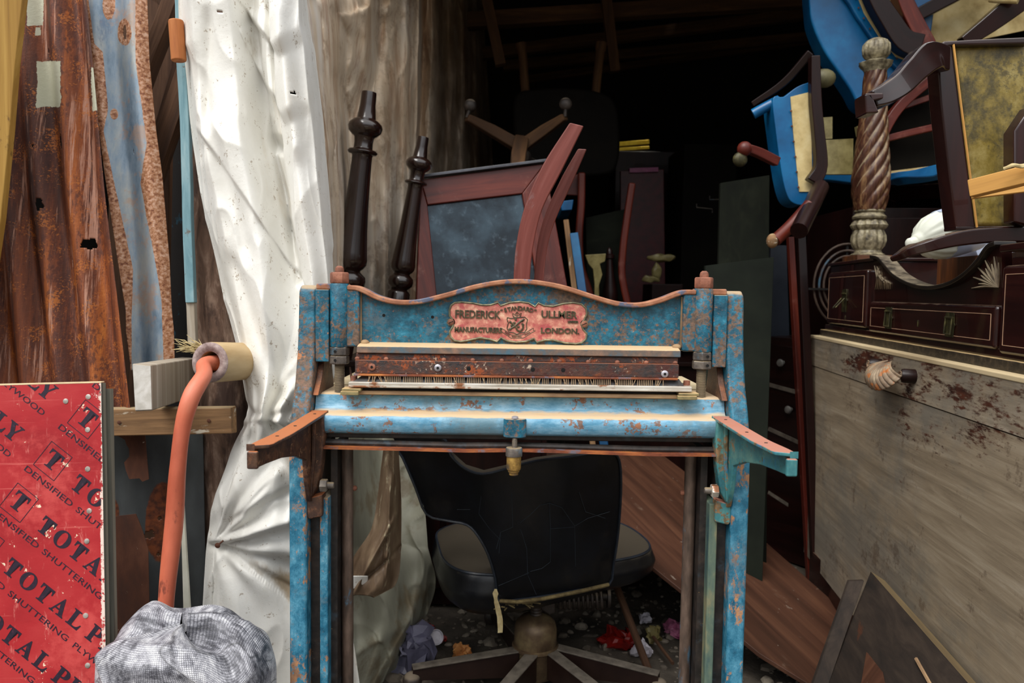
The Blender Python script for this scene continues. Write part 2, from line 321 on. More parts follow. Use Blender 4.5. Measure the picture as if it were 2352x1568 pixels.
# cloth
TS = [dict(scale=4, stretch=(1, .35, 1), lo=.60, hi=.80, col='c8b090', amt=.5), dict(scale=60, lo=.70, hi=.74, col='8a7050', amt=.5)]
mat('white_tarp', [(.3, 'dedbd2'), (.6, 'f2f1ec')], 3, rough=.40, bump=.35, bscale=14, bdist=.006, layers=[dict(scale=4, fine=(20, .3), stretch=(1, 1, .35), lo=.54, hi=.68, col='cbb898', amt=.5), dict(scale=30, fine=(160, .5), lo=.585, hi=.60, col='8a7050', amt=.6), dict(attr='dirt', scale=9, fine=(40, .4), stretch=(1, 1, .4), k=1.6, lo=.42, hi=.85, col='98805c', amt=.85)])
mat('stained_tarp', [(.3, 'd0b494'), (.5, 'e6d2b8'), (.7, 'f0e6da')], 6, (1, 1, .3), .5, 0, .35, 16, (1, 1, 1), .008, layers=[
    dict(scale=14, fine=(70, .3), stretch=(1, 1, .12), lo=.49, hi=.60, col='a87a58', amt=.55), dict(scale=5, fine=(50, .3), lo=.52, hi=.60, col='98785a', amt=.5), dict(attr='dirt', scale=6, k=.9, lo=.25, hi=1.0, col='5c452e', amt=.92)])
mat('brown_cloth', [(.3, '5a4634'), (.5, '7c6650'), (.7, 'a08c70')], 20, (1, 1, .3), .55, 0, .4, layers=[dict(scale=30, stretch=(.5, 1, .3), lo=.6, hi=.68, col='c8bc9c')])
s = NT('woven_sack'); MATS['woven_sack'] = s.m
n1 = s.math('ADD', s.math('MULTIPLY', s.noise(7, (1, 1, 1), 8, .7, dist=.3), .6), s.math('MULTIPLY', s.noise(60, (1, 1, 1), 6, .7), .4)); c = s.ramp(n1, [(.36, '202024'), (.44, '5c5c64'), (.51, 'b0b0b8'), (.58, 'e8e8ec')])
w1 = s.n('ShaderNodeTexWave', bands_direction='X'); w2 = s.n('ShaderNodeTexWave', bands_direction='Y')
for w in (w1, w2): s.l(s.map(), w.inputs[0]); w.inputs['Scale'].default_value = 100; w.inputs['Distortion'].default_value = 1.5; w.inputs['Detail Scale'].default_value = 2
mx = s.math('MULTIPLY', w1.outputs['Fac'], w2.outputs['Fac']); g = s.math('MULTIPLY', s.step(mx, .0, .3, .75), 1.0); g = s.math('ADD', g, .3)
k1 = s.noise(4, (1, 2.2, 1), 2, .5, dist=.4, off=(4, 4, 1)); st = s.step(s.math('ABSOLUTE', s.math('SUBTRACT', k1, .5)), .0, .012)
c = s.mix(g, lin('2c2c32'), c); c = s.mix(s.math('ADD', s.math('MULTIPLY', st, .6), .4), lin('26262a'), c); s.l(c, s.b.inputs['Base Color']); s.b.inputs['Roughness'].default_value = .42
b = s.n('ShaderNodeBump'); b.inputs['Strength'].default_value = .5; b.inputs['Distance'].default_value = .001; s.l(mx, b.inputs['Height']); s.l(b.outputs[0], s.b.inputs['Normal'])
mat('hose_orange', [(.3, 'a44c34'), (.5, 'c8684c'), (.7, 'dc8c70')], 8, (.4, 1, 1), .5, 0, .2, 60, layers=[dict(scale=16, stretch=(.5, 1, 1), lo=.60, hi=.68, col='5a2a24', amt=.8)])
mat('bamboo', [(.3, '8a6c44'), (.5, 'b09468'), (.7, 'c8b088')], 12, (.2, 1, 1), .6)
mat('bamboo_end', [(.3, '6a5450'), (.5, '94807c'), (.7, 'b8a8a0')], 60, rough=.8)
mat('hessian', [(.3, '4c3e26'), (.7, '8c7a50')], 60, rough=.9)
mat('straw', [(.3, 'a08858'), (.7, 'd8c898')], 50, rough=.8)
mat('red_ply', [(.3, '901820'), (.5, 'a8242a'), (.7, 'b83c3c')], 6, (.6, 1, 1), .38, 0, .15, 90, layers=[
    dict(scale=5, fine=(60, .3), lo=.5, hi=.64, col='d05450', amt=.6), dict(scale=60, stretch=(.04, 1.8, 1), lo=.62, hi=.69, col='d87068', amt=.45), dict(scale=60, stretch=(1.4, .3, 1), lo=.60, hi=.68, col='dc8a80', amt=.4),
    dict(scale=18, fine=(90, .4), lo=.60, hi=.615, col='ead8bc', rough=.8), dict(attr='wear', scale=30, fine=(140, .5), k=1.3, lo=.66, hi=.74, col='e4d0c4')])
mat('ply_edge', [(.3, '3c3a34'), (.5, '6a685c'), (.7, '8a8676')], 12, (.1, 1, 8), .85, 0, .6)
mat('pale_edge', [(.3, 'c8a880'), (.7, 'e8d0a8')], 30, rough=.8)
mat('print_ink', [(.3, '1a1220'), (.6, '26182c'), (.78, '54283a')], 60, rough=.5, bump=0)
mat('steel_screw', [(.3, '8a8078'), (.7, 'ccc4bc')], 60, rough=.4, metal=.5, bump=.2)
mat('black_vinyl', [(.3, '08090c'), (.5, '0e1015'), (.7, '161a22')], 9, rough=.34, bump=.15, bscale=70, layers=[dict(scale=6, fine=(60, .3), lo=.5, hi=.64, col='241f1a', amt=.5, rough=.6)], dust=('4a4030', .45, .75))
mat('chair_iron', [(.3, '241d1a'), (.5, '38302b'), (.7, '52473e')], 30, rough=.5, metal=.2, dust=('8a7c6a', .4, .8))
mat('hub_metal', [(.3, '4a3a2c'), (.5, '6e5a44'), (.7, '92805e')], 18, rough=.45, metal=.4, bump=.3)
mat('dusty_edge', [(.3, '453e36'), (.6, '6e655a')], 30, rough=.8)
mat('blue_vinyl', [(.3, '03446e'), (.5, '045688'), (.7, '0c70a4')], 6, rough=.34, bump=.1, bscale=60)
mat('canvas', [(.3, 'a8905c'), (.5, 'ccb680'), (.7, 'dccb9a')], 14, rough=.8, bump=.3, layers=[dict(scale=9, lo=.6, hi=.72, col='8a7040', amt=.6)])
mat('gold_vinyl', [(.3, '241f12'), (.42, '4c421f'), (.54, '7c6a2c'), (.66, '94844c'), (.8, 'b0a478')], 14, (.8, 1, 1), .4, 0, .6, 45, (1, 1, 1), .002, nrough=.7, layers=[dict(scale=7, fine=(80, .4), lo=.50, hi=.58, col='3a3420', amt=.75)], dist=.2)
mat('brass_old', [(.3, '26241a'), (.5, '403c26'), (.7, '6c663e')], 40, rough=.45, metal=.5)
mat('white_enamel', [(.3, 'd8dcc8'), (.7, 'f0f2e6')], 8, rough=.4, bump=.1)
mat('pail_white', [(.3, 'a8b4d0'), (.7, 'c8d2e8')], 4, rough=.4, bump=0)
mat('mirror_glass', [(.35, '080c10'), (.5, '18222a'), (.65, '34444e')], 4, (1, 1, 1), .22, .5, 0, layers=[dict(scale=30, lo=.55, hi=.7, col='5a6a74', amt=.4)])
mat('dirt_floor', [(.3, '2c261f'), (.5, '4c443a'), (.7, '6a6054')], 6, rough=.95, bump=.8, bscale=40, bdist=.01)
mat('rubble', [(.3, '3a332b'), (.5, '6a6054'), (.7, '9a9080')], 8, rough=.95, bump=.4)
mat('soil', [(.3, '4a3e32'), (.7, '7a6c5a')], 6, rough=.95)
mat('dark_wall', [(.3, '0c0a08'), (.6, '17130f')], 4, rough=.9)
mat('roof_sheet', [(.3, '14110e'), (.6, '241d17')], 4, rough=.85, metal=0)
wood('rafter', '2c1c10', '4a3018', '6a4a28', 5, .1, .8, .2)
for k, a, b2 in (('wrapper_red', '5c0a0a', '98180f'), ('wrapper_pink', '8a1856', 'c888a0'), ('wrapper_green', '108020', '50d040'), ('bag_blue', '043c78', '0a60a8'), ('paper_white', 'a8a0a8', 'e0dce4'), ('foil_lilac', '3c3a48', '706e84'), ('wrapper_orange', 'a04818', 'd8a060'), ('shell_yellow', '6a5e34', 'a09462'), ('maroon_board', '3c060a', '5a0c12'), ('purple_light', '7a1c40', 'a02c58')):
    mat(k, [(.3, a), (.7, b2)], 25, rough=.4, bump=.3)
# ================================================================ the perforating machine
cx = .017
mach = thing('perforating_machine', 'blue cast iron treadle perforating machine with maker plate and two feed arms', 'machine', (cx, 1.5, 0))
def both(fn):
    for s in (-1, 1): fn(s)
def cheek(s):
    m = MB(); pr = [(1.502, 1.035), (1.505, 1.050), (1.518, 1.058), (1.56, 1.058), (1.575, 1.050), (1.585, .95), (1.60, .85), (1.61, .76), (1.435, .76), (1.438, .79), (1.452, .83), (1.474, .875), (1.490, .93), (1.498, .98)]
    m.prism([V(cx + s * .393, y, z) for y, z in pr], V(s * .034, 0, 0), gx=(0, 0, 1)); m.build('side_frame', 'blue_paint' if s < 0 else 'blue_paint', mach, bevel=.006, bseg=3)
    # inner dusty bracket against the cheek
    m = MB(); m.prism([V(cx + s * .393, y, z) for y, z in [(1.53, .935), (1.57, .935), (1.60, .85), (1.47, .85), (1.50, .88)]], V(-s * .012, 0, 0)); m.build('gusset', 'brown_iron', mach, bevel=.002)
    m = MB(); m.bb(cx + s * .3665, cx + s * .3925, 1.492, 1.56, .912, 1.050); g = m.build('guide_block', 'blue_paint', mach, bevel=.002)
    # sleeve, flange, nuts and screw
    x = cx + s * .349
    m = MB(); m.lathe([(.0175, 0), (.0182, .002), (.0182, .118), (.0165, .121)], V(x, 1.505, .941), n=28); m.build('sleeve', 'blue_paint', mach)
    m = MB(); m.bb(cx + s * .309, cx + s * .338, 1.497, 1.53, .941, 1.052); m.build('flange', 'blue_paint', mach, bevel=.004)
    m = MB(); m.hexnut(V(x, 1.505, 1.062), V(x, 1.505, 1.0835), .0185); nt = m.build('top_nut', 'rusted_nut', mach, bevel=.0015)
    m = MB(); m.lathe([(.0085, 0), (.0085, .005), (.0075, .009), (.004, .012)], V(x, 1.505, 1.0835), n=16); m.build('stud_end', 'rusted_nut', nt)
    for z0, z1, a in ((.9245, .941, 0), (.9075, .924, .1)):
        m = MB(); m.hexnut(V(x, 1.505, z0), V(x, 1.505, z1), .0195); m.xf(Matrix.Translation(V(x, 1.505, 0)) @ Matrix.Rotation(.35 + a, 4, 'Z') @ Matrix.Translation(-V(x, 1.505, 0)))
        nt = m.build('lock_nut', 'grey_iron', mach, bevel=.0012)
        m = MB(); q = V(x + .007 * (1 if s > 0 else -.6), 1.4875, (z0 + z1) / 2); m.lathe([(.0028, 0), (.0028, .002)], q, q + V(0, -.0012, 0), 12); m.build('hole', 'hole_dark', nt)
    m = MB(); pf = []
    for i in range(27): z = i * .0021; pf += [(.0083, z), (.0098, z + .00105)]
    m.lathe(pf, V(x, 1.505, .852), n=18); m.build('screw', 'grey_iron', mach)
both(cheek)
# ---- head casting: panel with a thick curved rim
top = [(-.333, 1.0545), (-.316, 1.0535), (-.300, 1.048), (-.275, 1.036), (-.245, 1.0285), (-.218, 1.0275), (-.19, 1.0305), (-.14, 1.0435), (-.09, 1.0585), (-.045, 1.0675), (-.005, 1.0705), (.035, 1.068), (.08, 1.060), (.13, 1.045), (.175, 1.0325), (.207, 1.0285), (.235, 1.030), (.265, 1.038), (.295, 1.050), (.312, 1.0545), (.333, 1.0545)]
tp = [Vector(p) for p in smooth([V(cx + a, 0, b) for a, b in top], 5)]
m = MB(); m.prism([V(p.x, 1.512, p.z) for p in tp if abs(p.x - cx) <= .316] + [V(cx + .312, 1.512, .944), V(cx - .312, 1.512, .944)], V(0, .022, 0), gx=(1, 0, 0)); head = m.build('head_panel', 'blue_paint', mach)
m = MB(); m.bar([V(p.x, 1.512, p.z) for p in tp], .036, .0095, (0, 0, 1)); m.build('head_rim', mat('rim_paint', [(.3, '7a4a34'), (.5, 'a06a4c'), (.7, 'b88868')], 30, (1, 1, 1), .7, 0, .5, 90, layers=[dict(scale=26, lo=.52, hi=.6, col='2c5878', amt=.8)]), mach, bevel=.003)
for s in (-1, 1):
    m = MB(); m.bb(cx + s * .333, cx + s * .392, 1.497, 1.535, 1.050, 1.0615); m.build('head_lug', 'rim_paint', mach, bevel=.003)
    m = MB(); m.beam(V(cx + s * .310, 1.509, .95), V(cx + s * .310, 1.509, 1.046), .006, .006, (0, 1, 0)); m.build('corner_fillet', 'tan_strip', head)
    m = MB(); m.ball(V(cx + s * .300, 1.505, .949), .009, 12, (1, .7, .7)); m.build('corner_boss', 'tan_strip', head)
m = MB(); m.prism([V(cx - .311, y, z) for y, z in ((1.512, .950), (1.480, .944), (1.478, .931), (1.53, .931), (1.53, .950))], V(.614, 0, 0)); m.build('head_ledge', mat('ledge_paint', [(.3, '2a5c70'), (.5, '5c5048'), (.7, '8a6650')], 30, (.3, 1, 1), .6, 0, .4, 90, dust=('cdb088', .45, .98)), mach, bevel=.002)
for a, b in ((-.265, 1.002), (-.171, 1.000)):
    m = MB(); p = V(cx + a, 1.5125, b); m.lathe([(.003, 0), (.003, .001)], p, p + V(0, -.0014, 0), 12); m.build('hole', 'hole_dark', head)
# ---- perforating comb
m = MB(); m.bb(cx - .313, cx + .299, 1.483, 1.53, .918, .9305); cu_ = m.build('comb_clamp', 'rusty_bar', mach, bevel=.002)
for i in range(12):
    m = MB(); m.ball(V(cx - .310 + i * .0548, 1.481, .9205), .0048, 10, (1, .9, .8)); m.build('clamp_screw', 'rusted_nut', cu_)
m = MB(); m.bb(cx - .313, cx + .299, 1.474, 1.53, .8925, .9185); bar = m.build('comb_bar', 'rusty_bar', mach, bevel=.0015)
def facedisc(x, z, r, mt, par, nm, y=1.4745, d=.004, rr=None):
    m = MB(); m.lathe([(r * .9, 0), (r, d * .3), (r, d * .7), (r * .7, d)], V(x, y, z), V(x, y - d, z), 16); o = m.build(nm, mt, par); return o
for px_, nm, mt in ((854, 'bolt', 'rusted_nut'), (1006, 'bolt', 'bright_bolt'), (1529, 'bolt', 'bright_bolt')):
    o = facedisc((px_ - 1176) * 1.474 / 1800, .9055 if px_ < 1500 else .900, .0068, mt, bar, nm)
    m = MB(); q = V((px_ - 1176) * 1.474 / 1800, 1.4705, .9055 if px_ < 1500 else .900); m.lathe([(.0026, 0), (.0026, .0006)], q, q - V(0, .0006, 0), 10); m.build('socket', 'hole_dark', o)
for px_ in (1077, 1225, 1295):
    facedisc((px_ - 1176) * 1.474 / 1800, .9045, .0042, 'hole_dark', bar, 'hole', d=.0008)
m = MB(); m.bb(cx - .315, cx + .297, 1.470, 1.50, .8885, .8925); m.build('stripper_edge', 'rust_lip', mach, bevel=.001)
m = MB(); m.prism([V(cx - .300, 1.482, .889), V(cx - .312, 1.474, .880), V(cx - .318, 1.474, .877), V(cx + .31, 1.474, .877), V(cx + .302, 1.482, .889)], V(0, .004, 0) + V(0, .03, 0)); m.build('comb_back', 'dark_iron', mach)
xs = [cx - .286 + i * .00345 for i in range(162)]; xs = [x for i, x in enumerate(xs) if (i * 7919) % 23 not in (3, 11)]
cent = sorted(xs, key=lambda x: -abs(x - cx))
single = set(cent[:0]); k = 0; rest = MB(); step = len(xs) / 100.0; pick = {int(i * step) for i in range(100)}
for i, x in enumerate(xs):
    lean = random.choice([0] * 9 + [-.006, .007, .005]); b = MB() if i in pick else rest
    b.tube([V(x, 1.4725, .890), V(x + lean * .4, 1.4715, .884), V(x + lean, 1.4715, .8765)], .00075, 5)
    if i in pick: b.build('pin', 'pin_wire', mach)
tag(rest.build('pins', 'pin_wire', mach), kind='stuff')
m = MB(); m.bb(cx - .323, cx + .322, 1.462, 1.53, .8705, .8775); m.bb(cx - .323, cx + .322, 1.4615, 1.47, .8675, .8715); m.build('die_plate', 'pale_steel', mach, bevel=.0012)
m = MB(); m.bb(cx - .305, cx + .30, 1.470, 1.53, .8535, .8605); m.build('die_bed', 'tan_strip', mach, bevel=.001)
m = MB(); m.bb(cx - .31, cx + .305, 1.485, 1.53, .8605, .8705); m.build('die_gap', 'dark_iron', mach)
for x0, x1, z in ((-.337, -.303, .856), (.295, .331, .856)):
    m = MB(); m.bb(cx + x0, cx + x1, 1.456, 1.49, .8535, .8605); m.bb(cx + x0 + .002, cx + x1 + .004, 1.459, 1.49, .8605, .8655); m.build('stop_block', mat('olive_block', [(.3, '5a5038'), (.7, '988a5c')], 40, rough=.7, dust=('c8a878', .5, .9)) if x0 < 0 else 'olive_block', mach, bevel=.0012)
for s in (-1, 1):
    m = MB(); m.tube([V(cx + s * .318, 1.49, .8775), V(cx + s * .318, 1.49, .886)], .0065, 12); m.build('stud', 'rusted_nut', mach)
m = MB(); m.beam(V(cx - .325, 1.52, .853), V(cx - .332, 1.52, .90), .006, .008, (0, 1, 0), .002, .004); m.build('gauge_finger', 'brown_iron', mach)
# ---- bed
prof = [(1.61, .853), (1.497, .853), (1.491, .850), (1.489, .840), (1.487, .829), (1.481, .8215), (1.472, .8195), (1.443, .8180), (1.4395, .8150), (1.438, .806), (1.4405, .789), (1.447, .7835), (1.61, .7835)]
m = MB(); n = 60; ln = len(prof)
def bedx(i): return cx - .391 + .782 * i / n
vs = []; ts = []; fs = []
for i in range(n + 1):
    for y, z in prof:
        vs.append(V(bedx(i), y, z)); ts.append(V(bedx(i), y * 3, z))
for i in range(n):
    for k in range(ln): fs.append((i * ln + k, i * ln + (k + 1) % ln, (i + 1) * ln + (k + 1) % ln, (i + 1) * ln + k))
fs.append(tuple(range(ln))[::-1]); fs.append(tuple(n * ln + k for k in range(ln)))
m.add(vs, ts, [f[::-1] for f in fs]); m.build('bed', 'blue_worn', mach, ang=50)
m = MB(); bx = .0075
outl = [(-.021, 0), (-.021, -.004), (-.016, -.009), (-.006, -.012), (.006, -.012), (.016, -.009), (.021, -.004), (.021, 0)]
m.prism([V(bx + a, 1.440 + b, .782) for a, b in outl], V(0, 0, .035)); bs = m.build('boss', 'blue_paint', mach, bevel=.003)
m = MB(); m.lathe([(.006, 0), (.0065, .001), (.006, .004), (.003, .005)], V(bx, 1.434, .8172), n=14); m.build('screw_tip', 'bright_bolt', bs)
m = MB(); pf = []
for i in range(9): pf += [(.0046, i * .0022), (.0054, i * .0022 + .0011)]
m.lathe(pf, V(bx, 1.434, .763), n=14); sc_ = m.build('stop_screw', 'grey_iron', mach)
m = MB(); m.lathe([(.010, 0), (.0155, .0005), (.0155, .014), (.0145, .016), (.006, .0162)], V(bx - .001, 1.434, .7475), n=24); m.build('collar', 'grey_iron', sc_)
m = MB(); m.lathe([(.008, -.026), (.0085, -.025), (.0085, -.0205), (.0105, -.020), (.0105, -.0165), (.0125, -.016), (.0135, -.012), (.0135, .010)], V(bx - .001, 1.434, .738), n=24); m.build('brass_foot', 'brass_fitting', sc_, bevel=.0005)
# ---- rear table seen past the screws
m = MB(); m.bb(cx - .39, cx + .39, 1.61, 1.86, .842, .856); m.build('rear_table', mat('pale_board', [(.3, '98876a'), (.7, 'c8b894')], 8, rough=.8), mach, bevel=.002)
# ---- rails under the bed
m = MB(); m.bb(cx - .375, cx + .375, 1.462, 1.53, .772, .7835); m.build('under_rail', 'dark_iron', mach, bevel=.002)
m = MB(); m.tube([V(cx + a, 1.456, z) for a, z in ((-.375, .7645), (-.2, .7625), (-.1, .7615), (.0, .763), (.1, .7615), (.25, .759), (.375, .7595))], .0065, 10); m.build('tie_rod', 'dark_iron', mach)
m = MB(); m.bar([V(cx + a, 1.451, z) for a, z in ((-.375, .7575), (-.2, .7560), (-.1, .7545), (0, .757), (.1, .7555), (.25, .7525), (.375, .7535))], .030, .0045, (0, 0, 1)); m.build('shelf_lip', 'rust_lip', mach)
# ---- legs
def leg(s):
    m = MB(); x0, x1 = cx + s * .427, cx + s * .394
    m.prism([V(x0, y, z) for y, z in [(1.432, .757), (1.60, .757), (1.57, .4), (1.62, .03), (1.62, 0), (1.40, 0), (1.40, .03), (1.432, .10)]], V(x1 - x0, 0, 0), gx=(0, 0, 1)); l = m.build('leg', 'blue_leg', mach, bevel=.005, bseg=3)
    m = MB(); m.bb(cx + s * .3935, cx + s * .372, 1.462, 1.57, .03, .757); m.build('groove', 'dark_iron', l)
    m = MB(); m.bb(cx + s * .3735, cx + s * .3575, 1.446, 1.57, .03, .66); m.build('rib', 'blue_leg' if s < 0 else mat('teal_rib', [(.3, '2c4a50'), (.5, '5c6c5c'), (.7, 'a08c60')], 24, (.4, 1, 1), .6, 0, .5), l, bevel=.003)
    m = MB(); m.bb(cx + s * .3575, cx + s * .345, 1.470, 1.57, .03, .757); m.build('web', 'dark_iron', l)
    m = MB(); m.tube([V(cx + s * .3325, 1.50, .757), V(cx + s * .333, 1.51, .06)], .0112, 18); r_ = m.build('treadle_rod', mat('rod_iron', [(.3, '3c322c'), (.5, '5c4c42'), (.7, '786458')], 50, (.3, 1, 1), .45, .2, .4, layers=[dict(scale=10, stretch=(.4, 1, 1), lo=.56, hi=.62, col='4a7c98', amt=.8)]) if s < 0 else 'rod_iron', mach)
    m = MB(); m.lathe([(.005, 0), (.0055, .004), (.003, .007)], V(cx + s * .322, 1.505, .665), V(cx + s * .315, 1.505, .665), 10); m.build('pin_head', 'rusted_nut', r_)
both(leg)
m = MB(); m.beam(V(cx - .394, 1.52, .09), V(cx + .394, 1.52, .09), .03, .04); m.build('stretcher', 'dark_iron', mach, bevel=.003)
m = MB(); m.bb(cx - .30, cx + .30, 1.36, 1.50, .055, .069); m.build('treadle', 'dark_iron', mach, bevel=.003)
# ---- feed arms: angle irons reaching straight forward
def arm(s):
    mt = 'brown_iron' if s < 0 else 'teal_arm'; X = lambda a: cx + s * a
    A = thing('feed_arm', None, None, (0, 0, 0)); A.parent = mach
    # outer edge .393, inner edge .362
    zt = lambda y: .8215 + .004 * sm((1.25 - y) / .13)
    m = MB(); ys = [1.462 - i * .01 for i in range(36)]; tipr = 1.112
    rows = []
    for y in ys:
        e = max(0, (y - tipr)); o_ = .394; i_ = .3625
        if e < .020: k = 1 - (1 - e / .020) ** 2; i_ = .394 - (.394 - .3625) * (.25 + .75 * k ** .5 if k > 0 else .25)
        rows.append((o_, i_, y, zt(y)))
    vs = []; ts = []
    for o_, i_, y, z in rows:
        for a, zz in ((o_, z), (i_, z), (i_, z - .006), (o_, z - .006)): vs.append(V(X(a), y, zz)); ts.append(V(y, a, zz))
    fs = [(k * 4 + j, k * 4 + (j + 1) % 4, k * 4 + 4 + (j + 1) % 4, k * 4 + 4 + j) for k in range(len(rows) - 1) for j in range(4)] + [(0, 1, 2, 3), tuple(len(rows) * 4 - 4 + j for j in (3, 2, 1, 0))]
    if s > 0: fs = [f[::-1] for f in fs]
    m.add(vs, ts, fs); fl = m.build('arm_flange', mt, mach if False else A, bevel=.002)
    m = MB(); m.prism([V(X(.394), y, z) for y, z in [(1.112, .816), (1.108, .806), (1.112, .797), (1.13, .789), (1.17, .786), (1.25, .778), (1.33, .764), (1.40, .742), (1.41, .70), (1.43, .66), (1.462, .64), (1.462, .816)]], V(-s * .009, 0, 0), gx=(0, 1, 0)); m.build('arm_web', mt, A, bevel=.002)
    m = MB(); m.bb(X(.394), X(.378), 1.106, 1.114, .792, .8175); m.build('arm_end', mt, A, bevel=.0025)
    m = MB(); m.prism([V(X(a), 1.432, z) for a, z in [(.3625, .819), (.3615, .780), (.3655, .730), (.3725, .685), (.386, .6625), (.3925, .672), (.3985, .715), (.4035, .762), (.394, .790), (.394, .819)]], V(0, .03, 0), gx=(0, 0, 1)); m.build('arm_bracket', mt, A, bevel=.004, bseg=3)
    m = MB(); m.bar([V(X(a), 1.431, z) for a, z in [(.379, .815), (.3805, .74), (.387, .668)]], .007, .008, (0, 1, 0)); m.build('arm_rib', mt, A, bevel=.002)
    m = MB(); m.prism([V(X(a), 1.436, z) for a, z in [(.3655, .670), (.3655, .628), (.391, .622), (.3955, .628), (.3955, .664), (.386, .664)]], V(0, .03, 0)); m.build('arm_clamp', 'brown_iron' if s < 0 else 'teal_arm', A, bevel=.003)
    m = MB(); m.beam(V(X(.394), 1.45, .756), V(X(.427), 1.45, .756), .04, .014); m.build('leg_cap', 'blue_paint', A, bevel=.003)
    q = V(X(.3665), 1.425, .690); m = MB(); m.hexnut(q, q + V(-s * .013, 0, 0), .0125); nt = m.build('bolt_nut', 'pale_steel' if s > 0 else 'grey_iron', A, bevel=.001)
    m = MB(); m.lathe([(.0062, 0), (.0062, .010), (.005, .012)], q + V(-s * .013, 0, 0), q + V(-s * .025, 0, 0), 14); m.build('bolt_end', 'grey_iron', A)
    for y in (1.2, 1.30, 1.43):
        m = MB(); p = V(X(.378), y, zt(y)); m.lathe([(.0028, 0), (.0028, .0006)], p, n=10); m.build('hole', 'hole_dark', A)
both(arm)
# ---- maker's plate
PZ = lambda zx, zy: ((zx / 6.533 + 1010) , (zy / 6.533 + 680))
py0 = 1.5115
def PP(zx, zy, d=0):
    w = W(*PZ(zx, zy), py0); return V(w.x, py0 - d, w.z)
out = [(205, 430), (190, 345), (150, 290), (150, 200), (175, 135), (230, 96), (330, 88), (500, 103), (640, 132), (760, 130), (872, 96), (915, 142), (1050, 96), (1200, 82), (1330, 100), (1430, 157), (1478, 101), (1560, 140), (1700, 152), (1850, 112), (2000, 97), (2120, 117), (2190, 180), (2205, 260), (2170, 345), (2120, 420), (2150, 500), (2205, 560), (2190, 640), (2130, 695), (2040, 713), (1880, 700), (1700, 655), (1580, 655), (1458, 690), (1415, 632), (1300, 675), (1150, 690), (1010, 668), (920, 620), (860, 678), (740, 640), (600, 622), (450, 655), (320, 680), (225, 665), (165, 610), (150, 530), (190, 470)]
plate = None
m = MB(); m.prism([PP(a, b, 0) for a, b in out], V(0, -.0030, 0), gx=(1, 0, 0)); plate = m.build('maker_plate', 'red_enamel', mach)
m = MB(); m.tube([PP(a, b, .003) for a, b in out + out[:2]], .0019, 8, cap=False); m.build('plate_rim', 'brass_plate', plate)
for a, b in ((172, 388), (2167, 415)):
    m = MB(); p = PP(a, b); m.lathe([(.0078, 0), (.0078, .003)], p, p - V(0, .003, 0), 20); e_ = m.build('plate_ear', 'brass_plate', plate)
    m = MB(); m.lathe([(.0062, 0), (.0062, .0035), (.0035, .0048)], p - V(0, .001, 0), p - V(0, .006, 0), 18); sw = m.build('plate_screw', 'rusted_nut', plate)
    m = MB(); m.beam(p + V(-.0045, -.0056, -.002), p + V(.0045, -.0056, .002), .0012, .0012); m.build('screw_slot', 'hole_dark', plate)
K = 1.5115 / 1800 / 6.533
def flat(cxp, cyp, ang=0, d=.003):
    o_ = PP(cxp, cyp, d); ca, sa = math.cos(ang), math.sin(ang)
    return lambda x, y, z: o_ + V(x * ca - y * sa, -z, x * sa + y * ca) 
T = MB(); th = .0022
def fit(txt, x0, x1, yc, h, mb=T, ang=-.012): text_mb(txt, h * K * 1.38, th, flat((x0 + x1) / 2, yc, ang), mb, (x1 - x0) * K, bold=.00045)
fit('FREDERICK', 228, 905, 278, 118); fit('ULLMER', 1518, 2055, 280, 108); fit('MANUFACTURERS', 222, 935, 508, 78); fit('LONDON.', 1515, 2090, 524, 82); fit('LIMITED', 1918, 2075, 386, 30)
for i, ch in enumerate('“STANDARD”'):
    t = (i - 4.5) / 4.5; a = t * .36; r = 700
    xx = 1180 + r * math.sin(a) ; yy = 182 + r * (1 - math.cos(a)) + 2
    text_mb(ch, 64 * K * 1.38, th, flat(xx, yy, -a), T, bold=.0003)
T.build('raised_lettering', 'letter_brass', plate)
E_ = MB()
sh = [(1015, 318), (1070, 335), (1160, 322), (1275, 312), (1318, 350), (1300, 410), (1305, 490), (1270, 540), (1200, 548), (1160, 570), (1110, 548), (1040, 535), (1010, 480), (1030, 400), (1010, 350)]
E_.tube([PP(a, b, .0032) for a, b in sh + sh[:1]], .0010, 6)
E_.tube([PP(a, b, .0034) for a, b in smooth([V(*q, 0) for q in ((1235, 405), (1250, 470), (1215, 520), (1170, 515), (1150, 480))], 4) for a, b in [(a, b)]] if False else [PP(q.x, q.y, .0034) for q in smooth([V(1235, 405, 0), V(1250, 470, 0), V(1215, 520, 0), V(1170, 515, 0), V(1150, 480, 0)], 4)], .0018, 6)
E_.tube([PP(q.x, q.y, .0034) for q in smooth([V(1050, 500, 0), V(1090, 470, 0), V(1150, 430, 0), V(1200, 385, 0), V(1270, 340, 0)], 4)], .0020, 6)
E_.tube([PP(q.x, q.y, .0034) for q in smooth([V(1050, 380, 0), V(1090, 410, 0), V(1130, 450, 0), V(1160, 500, 0)], 4)], .0018, 6)
for a, b in ((1060, 390), (1080, 440), (1140, 350), (1180, 460), (1250, 430), (1120, 400), (1240, 370), (1050, 495)): E_.ball(PP(a, b, .0032), .0026, 8, (1, .5, 1))
cr = [(1105, 315), (1095, 255), (1130, 275), (1160, 232), (1190, 272), (1225, 250), (1210, 312), (1160, 322)]
E_.tube([PP(a, b, .0032) for a, b in cr + cr[:1]], .0009, 6); E_.tube([PP(1160, 250, .003), PP(1160, 315, .003)], .0008, 6); E_.tube([PP(1120, 290, .003), PP(1205, 290, .003)], .0008, 6)
rb = [(905, 475), (950, 490), (1075, 580), (1235, 580), (1380, 490), (1405, 475), (1400, 510), (1435, 515), (1380, 545), (1250, 628), (1070, 628), (950, 545), (905, 512), (935, 500)]
E_.tube([PP(a, b, .0030) for a, b in rb + rb[:1]], .0007, 6)
